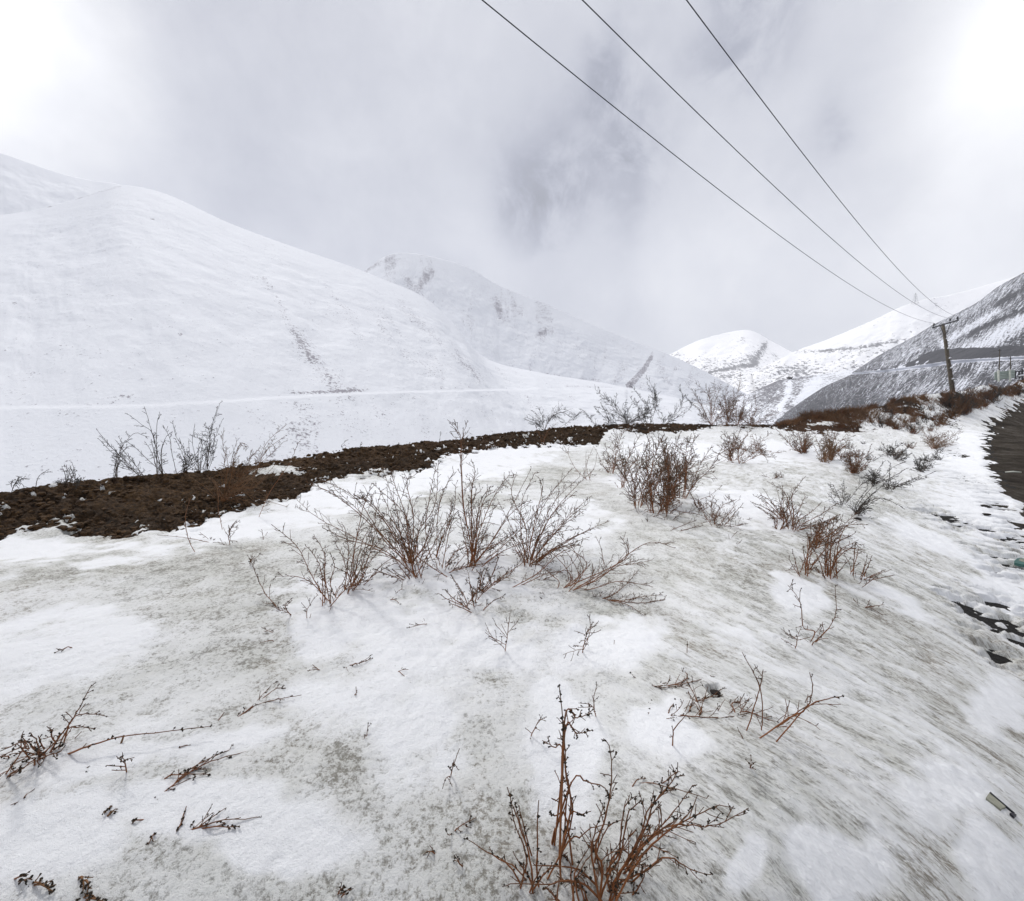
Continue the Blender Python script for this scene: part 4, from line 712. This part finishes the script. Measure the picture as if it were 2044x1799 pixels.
sh(zA, [(1395,910)], [(0,[(1375,830),(1360,740),(1370,630)])], 'upright pale stalk beside the bowed one', group=g3, dens=.1, pod=.0, tl=(.03, .08))
sh(zA, [(1445,1003)], [(0,[(1330,975),(1170,940),(980,920)])], 'thin stalk lying level below the soil bank', group=g3, mode='l', dens=.2, pod=.1, tl=(.03, .08))
sh(zA, [(70,630)], [(0,[(100,590),(150,570)])], 'tiny twig on the soil crest at the far left', group=g3, dens=.8, pod=.2, mt=m_stem2)
sh(zA, [(215,620)], [(0,[(240,560),(305,510)])], 'thin curved blade on the soil crest at the far left', group=g3, dens=.05, pod=0, mt=m_stem2)
sh(zA, [(420,610),(460,610)], [(0,[(410,560),(385,490)]),(0,[(425,570),(430,530)]),(1,[(470,550),(450,470)]),(0,[(390,600),(335,590)]),(1,[(480,590),(490,575)])], 'small wispy plant on the soil crest left of the crossed stems', group=g3, dens=.6, pod=.2, mt=m_stem2)
sh(z5, [(990,185)], [(0,[(992,150),(995,125)])], 'tiny bare twig on the soil crest left of the dark podded fork', group=g3, dens=.8, pod=0, mt=m_stem2)
sh(z5, [(600,220)], [(0,[(570,190),(590,165)]),(0,[(640,205),(655,170)])], 'faint wispy stalks on the soil crest, middle', group=g3, dens=.5, pod=0, mt=m_stem2)
sh(z5, [(1440,110),(1500,110)], [(0,[(1430,60),(1410,20)]),(0,[(1470,60),(1520,30),(1580,60)]),(1,[(1560,70),(1600,40)]),(0,[(1400,90),(1350,70)])], 'wispy grey twigs on the soil crest just left of the tall dark shrub', group=g3, dens=.7, pod=.1, mt=m_stem2)
sh(z5, [(1430,190)], [(0,[(1450,130),(1490,90)]),(0,[(1420,140),(1400,100)])], 'small brown twig in the lower edge of the soil bank', group=g3, dens=.6, pod=.1)
sh(z5, [(1640,345)], [(0,[(1570,280),(1530,200),(1490,140)]),(0,[(1620,270),(1650,190)])], 'thin stem leaning left over clean snow below the soil bank end', group=g3, dens=.4, pod=.3)
# ------------------------------------------------------------------ many small shrubs along the ridge by the road bend
protos = []
def proto(kind, seed):
    pl = Plant(); MINR[0] = .0065; PODS[0] = 1
    for i in range(24 if kind != 'grey' else 16):
        a = rng.uniform(0, 6.28); q = rng.uniform(.15, .95); d = np.array([math.cos(a)*math.sin(q), math.sin(a)*math.sin(q), math.cos(q)]); Lh = rng.uniform(.4, 1.0)
        b0 = np.array([rng.normal()*.12, rng.normal()*.12, -.05]); stem(pl, [b0, b0+d*Lh], .009, .0065, .5, 0, 0, (.2, .42))
    V, Fc = tubes(pl.P0, pl.P1, pl.R0, pl.R1, 3)
    return mesh_np('dry_bush', V, Fc, {'red': m_red, 'brown': m_stem, 'grey': m_stem2}[kind], attrs={'age': np.repeat(np.stack([pl.A0, pl.A1], 1), 3, axis=1).ravel()})
for i, kd in enumerate(['red', 'brown', 'grey', 'red', 'brown', 'grey']): protos.append(proto(kd, i))
ZONES = [('small rusty bush among many on the ridge slope below the dark soil mound', [(1590,815),(1700,815),(1760,850),(1680,860)], 60, (.4, .8), [0, 1, 3]),
 ('dry bush among many along the ridge slope between the soil streaks and the pole', [(1740,830),(1830,800),(1900,840),(1850,870),(1760,862)], 60, (.45, .95), [0, 1, 3, 4, 5]),
 ('dry bush among many on the snowy bank between the pole and the road', [(1880,800),(1960,790),(2044,775),(2044,790),(1960,815),(1900,838)], 95, (.8, 1.6), [1, 2, 4, 5, 0]),
 ('grey wispy bush among many on the open right slope', [(1640,880),(1860,880),(1880,930),(1700,950)], 15, (.32, .55), [2, 5, 4]),
 ('small brown bush standing on the crest skyline right of the dark mound', [(1600,838),(1700,822),(1760,813),(1800,797)], 34, (.4, .85), [1, 4, 2])]
first = [True]*6
def inpoly(x, y, P):
    c = False
    for i in range(len(P)):
        a, b_ = P[i], P[(i+1) % len(P)]
        if (a[1] > y) != (b_[1] > y) and x < (b_[0]-a[0])*(y-a[1])/(b_[1]-a[1])+a[0]: c = not c
    return c
for zi, (lab, poly, cnt, (s0, s1), ks) in enumerate(ZONES):
    k = 0; xs = [p[0] for p in poly]; ys = [p[1] for p in poly]
    for tr in range(4000):
        if k >= cnt: break
        if zi == 4:
            px = rng.uniform(1600, 1800); th = math.atan2(ray(px, 800)[0], ray(px, 800)[1]); r = float(rcrest(np.array(th)))-.2; x, y = r*math.sin(th), r*math.cos(th); p = np.array([x, y, float(G(x, y))])
        else:
            px, py = rng.uniform(min(xs), max(xs)), rng.uniform(min(ys), max(ys))
            if not inpoly(px, py, poly): continue
            p = hit(px, py)
            if road_sd(p[0], p[1]) > -1.2: continue
        pi = ks[rng.integers(len(ks))]
        if first[pi]: o = protos[pi]; first[pi] = False
        else: o = protos[pi].copy(); COL.objects.link(o)
        s = rng.uniform(s0, s1); o.location = p; o.rotation_euler = (0, 0, rng.uniform(0, 6.28)); o.scale = (s, s, s*rng.uniform(.8, 1.1))
        tag(o, lab, 'dry bush', 'ridge bushes, zone of '+['the soil mound', 'the soil streaks', 'the pole', 'the open slope', 'the skyline'][zi]); k += 1
# dry grass, one mass along the ridge crest
P0, P1, R0, R1, A0, A1 = [], [], [], [], [], []
for i in range(8000):
    px = rng.uniform(1180, 2060) if rng.random() < .12 else rng.uniform(1550, 2070); d = ray(px, 800); th = math.atan2(d[0], d[1]); rcc = float(rcrest(np.array(th)))
    r = rcc-abs(rng.normal())*rcc*.06 if px > 1720 else rcc-abs(rng.normal())*.7
    x, y = r*math.sin(th), r*math.cos(th)
    if fbm(np.array(x*.35), np.array(y*.35), 2, 200) < -.12: continue
    P0.append((x, y)); A0.append(rng.random())
P0 = np.array(P0); gz = G(P0[:, 0], P0[:, 1]); hh = rng.uniform(.12, .42, len(P0))*np.interp(np.hypot(P0[:, 0], P0[:, 1]), [20, 40, 90], [.5, .85, 1.5]); P0 = np.column_stack([P0, gz-.02])
P1 = P0+np.column_stack([rng.normal(size=len(P0))*.12, rng.normal(size=len(P0))*.12, hh])
V, Fc = tubes(P0, P1, np.full(len(P0), .012), np.full(len(P0), .006), 3)
gr = mesh_np('dry_grass', V, Fc, m_red, attrs={'age': np.repeat(np.array(A0), 6)}); tag(gr, 'rusty brown dry grass covering the crest of the ridge beside the road', 'grass', kind='stuff')
# ------------------------------------------------------------------ utility pole and wires
PB = hit(1902, 784); PB = at(1902, 784, PB[1]); Yp = PB[1]; PT = at(1882, 646, Yp+.3); LEN = np.linalg.norm(PT-PB)
root = empty('utility_pole', PB); tag(root, 'leaning weathered power pole with a crossarm on the ridge by the road bend', 'power pole')
up = (PT-PB)/LEN
linedir = np.array([-57., -46., 0]); linedir /= np.linalg.norm(linedir)
mb = MB(); mb.tube([PB-up*1, PB+up*LEN*.35, PT], [.25, .20, .14], 8); mb.build('pole', m_conc, root, True)
aL = at(1857, 655, Yp-.9); aR = at(1908, 640, Yp+.9); ac = (aL+aR)/2; ax = (aR-aL); AL = np.linalg.norm(ax); ax /= AL; n2 = np.cross(ax, [0, 0, 1]); n2 /= np.linalg.norm(n2); n3 = np.cross(n2, ax)
mb = MB(); mb.box(ac+n2*.24, (AL, .14, .14), [ax, n2, n3]); arm = mb.build('crossarm', m_metal, root, bevel=.01)
for s in (-1, 1):
    mb = MB(); a = ac+n2*.2+ax*s*AL*.2; b_ = PT-up*(1.6); mb.tube([a, (a+b_)/2-up*.1, b_], .035, 6); mb.build('brace', m_metal, root, True)
for f in (.22, .36, .5, .64, .8):          # snow resting on the steps of the pole
    mb = MB(); p = PB+up*LEN*(1-f)+n2*.2; w = .2+.06*f
    mb.tube([p+ax*-w*.8, p+up*.05, p+ax*w*.8], [.05, .1, .05], 7); mb.build('snow_patch', m_snowcap, root, True)
mb = MB(); mb.box(PT-up*2.3+ax*.3, (.35, .1, .12), [ax, n2, up]); mb.build('bracket', m_metal, root, bevel=.01)
ins = []
for f in (.03, .66, .95):
    p = aL+(aR-aL)*f+n2*.24+np.array([0, 0, .06]); mb = MB(); mb.tube([p, p+[0, 0, .14], p+[0, 0, .15], p+[0, 0, .22], p+[0, 0, .24], p+[0, 0, .36], p+[0, 0, .42]], [.03, .03, .11, .12, .07, .10, .03], 8)
    mb.build('insulator', m_metal, root, True); ins.append(p+[0, 0, .42])
for (e, tx, lab) in zip(ins, (962, 1162, 1370), ('lowest and leftmost of the three overhead wires', 'middle one of the three overhead wires', 'rightmost and steepest of the three overhead wires')):
    d = ray(tx, 0); Yt = {962: 9.3, 1162: 9.6, 1370: 10.0}[tx]; q = CAM+d*(Yt/d[1])
    # extend past the camera to the span's other end and let it sag
    dh = q-e; pts = []
    tm = 1.0; tot = 1.7
    for i in range(60):
        t_ = i/59*tot; p = e+dh*t_; sag = 3.6; p = p.copy(); p[2] += -4*sag*(t_/tot)*(1-t_/tot)+4*sag*(1/tot)*(1-1/tot)*t_ ; pts.append(p)
    mb = MB(); mb.tube(pts, .012, 5, False); w = mb.build('power_wire', m_wire, None, True); tag(w, lab, 'wire', 'overhead power wires')
# ------------------------------------------------------------------ metal fence with posts at the road bend
fz = lambda x, y: (1933.4+x*.05952, 684.1+y*.05952)
Yf = 66.; root = empty('sheet_fence', at(*fz(1010,1300), Yf)); tag(root, 'pale green corrugated metal sheet fence on white posts at the top of the road bend', 'fence')
def quadpanel(a, b_, c_, d_, Y0, ribs, mt_, name, par):
    mb = MB(); A, B_, Cc, D = at(*fz(*a), Y0), at(*fz(*b_), Y0), at(*fz(*c_), Y0), at(*fz(*d_), Y0)   # bottom-left, bottom-right, top-right, top-left
    rows = ribs*4+1
    for i in range(rows):
        f = i/(rows-1); off = .05*math.sin(i*math.pi/2); l = A*(1-f)+D*f; r_ = B_*(1-f)+Cc*f
        for p in (l, r_): mb.v.append(p+[0, off, 0]); mb.v.append(p+[0, off+.03, 0])
    for i in range(rows-1):
        q = i*4; mb.f += [[q, q+2, q+6, q+4], [q+1, q+5, q+7, q+3], [q, q+4, q+5, q+1], [q+2, q+3, q+7, q+6]]
    mb.f += [[0, 1, 3, 2], [rows*4-4, rows*4-2, rows*4-1, rows*4-3]]
    return mb.build(name, mt_, par, False)
quadpanel((870,1260),(1550,1190),(1550,915),(870,985), Yf, 5, m_sheet, 'sheet', root)
for a, b_ in (((1010,1310),(1000,930)), ((1393,1310),(1385,905))):
    mb = MB(); mb.tube([at(*fz(*a), Yf-.3), at(*fz(*b_), Yf-.3)], .12, 6); mb.build('post', m_post, root)
for lab, a, b_ in (('thin dark pole rising behind the sheet fence', (1015,930), (1045,210)), ('shorter thin pole behind the right end of the sheet fence', (1410,900), (1405,470))):
    o = empty('thin_pole', at(*fz(*a), Yf+.6)); mb = MB(); mb.tube([at(*fz(a[0], a[1]+330), Yf+.6), at(*fz(*b_), Yf+.6)], [.09, .05], 6); mb.build('shaft', m_conc, o); tag(o, lab, 'pole')
    mb = MB(); c_ = at(*fz(b_[0], b_[1]+60), Yf+.5); mb.box(c_, (.5, .06, .06)); mb.build('cross_piece', m_metal, o)
root = empty('pipe_frame', at(*fz(1700,1210), Yf+1)); tag(root, 'dark metal frame with snow on its rail right of the sheet fence', 'frame')
mb = MB(); 
for a, b_ in (((1560,965),(1859,955)), ((1570,1210),(1570,960)), ((1700,1210),(1690,960)), ((1800,1250),(1800,880))): mb.tube([at(*fz(*a), Yf+1), at(*fz(*b_), Yf+1)], .09, 6)
mb.build('bars', m_metal, root)
mb = MB(); mb.tube([at(*fz(1680,1120), Yf+.8), at(*fz(1780,1095), Yf+.8), at(*fz(1900,1080), Yf+.8)], [.06, .14, .1], 6); mb.build('snowy_rail', m_snowcap, root, True)
# ------------------------------------------------------------------ lattice tower and lone tree far away
Yt = 1790.; root = empty('pylon', at(1826, 606, Yt)); tag(root, 'faint lattice power pylon on the misty far ridge', 'pylon')
mb = MB(); b0 = at(1826, 608, Yt); sc = Yt/F; hT = 22*sc; w = 4.2*sc
legs = []
for sx in (-1, 1):
    for sy in (-1, 1): mb.tube([b0+[sx*w, sy*w, 0], b0+[sx*w*.28, sy*w*.28, hT*.7], b0+[0, 0, hT]], .35, 4)
for i in range(5):
    f0, f1 = i/5*.7, (i+1)/5*.7; w0, w1 = w*(1-f0/.7*.72), w*(1-f1/.7*.72)
    for sy in (-1, 1):
        mb.tube([b0+[-w0, sy*w0, hT*f0], b0+[w1, sy*w1, hT*f1]], .25, 4); mb.tube([b0+[w0, sy*w0, hT*f0], b0+[-w1, sy*w1, hT*f1]], .25, 4)
mb.build('lattice', m_metal, root)
mb = MB()
for f, ww in ((.7, 4.6), (.84, 3.6)): mb.tube([b0+[-ww*sc, 0, hT*f], b0+[0, 0, hT*f+1.2], b0+[ww*sc, 0, hT*f]], .35, 4)
mb.build('cross_arms', m_metal, root)
tb = at(1576, 757, 690.); root = empty('bare_tree', tb); tag(root, 'lone dark bare tree on the low saddle in front of the far peak', 'tree')
tr = Plant(); MINR[0] = .12
tr.line([tb, tb+[0.2, 0, 1.2]], .5, .4, .5, .6)
cw = Plant()
for i in range(46):
    a = rng.uniform(0, 6.28); q = rng.uniform(.2, 1.35); d = np.array([math.cos(a)*math.sin(q), math.sin(a)*math.sin(q), math.cos(q)*.7])
    b0 = tb+[rng.uniform(-3.4, 3.4), rng.uniform(-1, 1), 1.0]; stem(cw, [tb+[0, 0, 1], b0, b0+d*rng.uniform(2.5, 5)], .3, .14, .8, 0, 0, (.12, .3))
for nm, pl in (('trunk', tr), ('crown', cw)):
    V, Fc = tubes(pl.P0, pl.P1, pl.R0, pl.R1, 4); mesh_np(nm, V-tb, Fc, m_stem2, root, attrs={'age': np.repeat(np.stack([pl.A0, pl.A1], 1), 4, axis=1).ravel()})
# ------------------------------------------------------------------ stones and litter
def stone(px, py, s, lab, mt_, flat=.5, name='stone', cat='stone', grp=None):
    p = hit(px, py); V = []; Fc = icf
    import bmesh
    bm = bmesh.new(); bmesh.ops.create_icosphere(bm, subdivisions=3, radius=1)
    se = rng.integers(1000)
    for v in bm.verts:
        c_ = v.co; k_ = 1+.35*float(fbm(np.array(c_.x*1.6+c_.z), np.array(c_.y*1.6-c_.z), 3, int(se))); v.co = (c_.x*s*k_*1.2, c_.y*s*k_*.9, c_.z*s*k_*flat)
    me = bpy.data.meshes.new(name); bm.to_mesh(me); bm.free(); me.materials.append(mt_); o = bpy.data.objects.new(name, me); o.location = (p[0], p[1], p[2]+s*flat*.35+.045); COL.objects.link(o); tag(o, lab, cat, grp)
m_dark = simple('dark_stone', (.008, .006, .005), (.022, .015, .012), 30, .9, .01)
stone(1427, 1398, .024, 'black lump in a small melted hole beside the long forked branch', m_dark, .35)
stone(1438, 1408, .016, 'smaller black lump touching the lower right of the black one', m_dark, .35)
stone(*zC(752,1160), .05, 'small dark stone on the right slope beside the orange-brown shrub', m_dark, .5)
stone(*zC(1745,1055), .09, 'dark flat stone low on the right slope near the road edge', m_dark, .35)
stone(*zC(1750,1118), .06, 'smaller dark stone just below the flat one near the road edge', m_dark, .35)
m_board = simple('dirty_board', (.16, .16, .12), (.34, .34, .28), 9, .7); m_black = simple('black_plastic', (.006, .006, .01), (.012, .012, .02), 9, .4); m_green = simple('green_plastic', (.015, .07, .06), (.04, .13, .11), 20, .5)
zL = lambda x, y: (1903.6+x*.08597, 1546.7+y*.08597)
root = empty('plastic_strip', hit(*zL(1000,950))); tag(root, 'dirty grey flat strip half buried in bright snow at the lower right', 'litter strip')
def slab(pts, th, mt_, name, par, lift=.012):
    P = [hit(*p)+[0, 0, lift+.05] for p in pts]; mb = MB(); m_ = len(P)
    for q in P: mb.v.append(q)
    for q in P: mb.v.append(q-[0, 0, th])
    mb.f.append(list(range(m_))[::-1]); mb.f.append([m_+i for i in range(m_)])
    for i in range(m_): mb.f.append([i, (i+1) % m_, m_+(i+1) % m_, m_+i])
    return mb.build(name, mt_, par, bevel=.001)
slab([zL(800,690), zL(1180,1030), zL(1060,1090), zL(715,815)], .012, m_board, 'strip', root)
slab([zL(820,690), zL(1390,1190), zL(1370,1200), zL(800,705)], .008, m_black, 'dark_edge', root, .016)
slab([zL(1260,1205), zL(1320,1190), zL(1425,1240), zL(1360,1295)], .012, m_black, 'black_end', root, .018)
slab([zL(1400,1290), zL(1470,1230), zL(1590,1400), zL(1540,1470)], .006, m_board, 'torn_end', root, .006)
zM = lambda x, y: (1903.6+x*.1654, 1070.8+y*.1654)
root = empty('crushed_packet', hit(*zM(800,375))); tag(root, 'crushed dark green packet with a pale patch lying by the road edge', 'litter')
slab([zM(722,370), zM(760,335), zM(800,328), zM(880,350), zM(880,425), zM(800,410), zM(725,392)], .04, m_green, 'body', root, .04)
slab([zM(775,365), zM(800,340), zM(850,350), zM(840,385)], .006, m_board, 'pale_patch', root, .044)
# stick on the road
a, b_ = hit(*zC(1900,782))+[0, 0, .05], hit(*zC(2020,782))+[0, 0, .05]; mb = MB(); mb.tube([a, (a+b_)/2+[0, 0, .02], b_], [.02, .03, .02], 6); o = mb.build('stick', m_post, None, True); tag(o, 'pale stick lying across the road edge', 'stick')
# ------------------------------------------------------------------ haze and low cloud
def vol(name, dens, lab, colr=(.93, .95, 1.0)):
    m = bpy.data.materials.new(name); m.use_nodes = True; nt = m.node_tree; nt.nodes.clear(); o = N(nt, 'ShaderNodeOutputMaterial'); v = N(nt, 'ShaderNodeVolumePrincipled')
    v.inputs['Color'].default_value = (*colr, 1); v.inputs['Density'].default_value = dens; v.inputs['Anisotropy'].default_value = .2; lk(nt, v.outputs[0], o.inputs['Volume']); return m
mb = MB(); mb.box((0, 1100, 500), (9000, 4400, 1400)); o = mb.build('haze', vol('haze_air', .00015, '')); tag(o, 'thin even haze in the valley air', 'haze', kind='stuff')
# ------------------------------------------------------------------ sky and sun
wd = bpy.data.worlds.new('World'); S.world = wd; wd.use_nodes = True; nt = wd.node_tree; nt.nodes.clear()
out = N(nt, 'ShaderNodeOutputWorld'); bg = N(nt, 'ShaderNodeBackground'); lk(nt, bg.outputs[0], out.inputs[0])
SUNV = ray(250, -900); SUNV /= np.linalg.norm(SUNV); elev = math.asin(SUNV[2]); azi = math.atan2(SUNV[0], SUNV[1])
sky = N(nt, 'ShaderNodeTexSky', sky_type='NISHITA', sun_disc=False); sky.sun_elevation = elev; sky.sun_rotation = azi
tc = N(nt, 'ShaderNodeTexCoord'); dirv = tc.outputs['Generated']
n1 = noise(nt, dirv, 2.2, 6, .55, .4); n2 = noise(nt, dirv, 7.5, 7, .66, .3)
wn = N(nt, 'ShaderNodeTexNoise'); wn.inputs['Scale'].default_value = 3.2; wn.inputs['Detail'].default_value = 5; lk(nt, dirv, wn.inputs['Vector'])
wv = N(nt, 'ShaderNodeVectorMath', operation='MULTIPLY_ADD'); lk(nt, wn.outputs['Color'], wv.inputs[0]); wv.inputs[1].default_value = (.42,)*3
sb = N(nt, 'ShaderNodeVectorMath', operation='SUBTRACT'); lk(nt, dirv, sb.inputs[0]); sb.inputs[1].default_value = (.21,)*3; lk(nt, sb.outputs[0], wv.inputs[2])
def lobe(px, py, px_r, amp, warp=True, sx=1.0):
    d = ray(px, py); d /= np.linalg.norm(d); e = ray(px+px_r, py); e /= np.linalg.norm(e); ang = math.acos(d@e)
    s_ = N(nt, 'ShaderNodeVectorMath', operation='DISTANCE'); lk(nt, wv.outputs[0] if warp else dirv, s_.inputs[0]); s_.inputs[1].default_value = tuple(d)
    q = mth(nt, 'POWER', mth(nt, 'DIVIDE', s_.outputs['Value'], ang), 2.0); return mth(nt, 'MULTIPLY', mth(nt, 'EXPONENT', mth(nt, 'MULTIPLY', q, -1.0)), amp)
tot = mth(nt, 'ADD', mth(nt, 'MULTIPLY', mth(nt, 'SUBTRACT', n1, .5), .26), mth(nt, 'MULTIPLY', mth(nt, 'SUBTRACT', n2, .5), .19))
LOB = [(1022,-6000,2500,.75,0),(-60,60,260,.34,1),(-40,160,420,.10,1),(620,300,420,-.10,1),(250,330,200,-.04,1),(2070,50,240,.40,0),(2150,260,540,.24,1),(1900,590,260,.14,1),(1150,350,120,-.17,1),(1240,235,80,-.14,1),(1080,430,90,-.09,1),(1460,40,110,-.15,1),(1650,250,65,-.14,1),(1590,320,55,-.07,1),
       (110,240,110,-.07,1),(600,395,90,-.04,1),(1450,560,240,.06,1),(980,500,100,.06,1),(1000,620,240,-.02,1)]
dark = None
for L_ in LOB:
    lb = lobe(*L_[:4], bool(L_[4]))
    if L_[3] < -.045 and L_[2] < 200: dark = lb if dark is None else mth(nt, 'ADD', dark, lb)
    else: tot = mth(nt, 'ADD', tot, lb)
mr = N(nt, 'ShaderNodeMapRange', interpolation_type='SMOOTHSTEP'); lk(nt, n2, mr.inputs['Value']); mr.inputs['From Min'].default_value = .36; mr.inputs['From Max'].default_value = .60; mr.inputs['To Min'].default_value = .35; mr.inputs['To Max'].default_value = 1.75
tot = mth(nt, 'ADD', tot, mth(nt, 'MULTIPLY', dark, mr.outputs[0]))
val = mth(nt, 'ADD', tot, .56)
hue = ramp(nt, mth(nt, 'MULTIPLY', val, .8), [(.25, (.77, .81, 1.0)), (.40, (.87, .895, 1.0)), (.54, (.945, .955, 1.0)), (.8, (1, 1, 1))])
vm = N(nt, 'ShaderNodeVectorMath', operation='SCALE'); lk(nt, hue, vm.inputs[0]); lk(nt, val, vm.inputs['Scale'])
sk = N(nt, 'ShaderNodeVectorMath', operation='SCALE'); lk(nt, sky.outputs[0], sk.inputs[0]); sk.inputs['Scale'].default_value = .06
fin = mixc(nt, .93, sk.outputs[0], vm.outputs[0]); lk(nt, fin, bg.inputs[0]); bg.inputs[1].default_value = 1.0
sun = bpy.data.lights.new('sun', 'SUN'); sun.energy = 2.0; sun.angle = R(9); sun.color = (1, .97, .93); so = bpy.data.objects.new('sun', sun); COL.objects.link(so)
from mathutils import Vector
so.rotation_euler = Vector(tuple(-SUNV)).to_track_quat('-Z', 'Y').to_euler()
# ------------------------------------------------------------------ camera
cd = bpy.data.cameras.new('camera'); co = bpy.data.objects.new('camera', cd); COL.objects.link(co); co.location = CAM; co.rotation_euler = (R(90)-PITCH, 0, 0)
cd.sensor_width = 36; cd.lens = 36*F/W; cd.clip_start = .05; cd.clip_end = 12000; S.camera = co
S.view_settings.view_transform = 'Standard'; S.view_settings.look = 'None'; S.view_settings.exposure = .37; S.view_settings.gamma = 1
S.render.engine = 'CYCLES'; S.cycles.max_bounces = 6; S.cycles.volume_bounces = 1
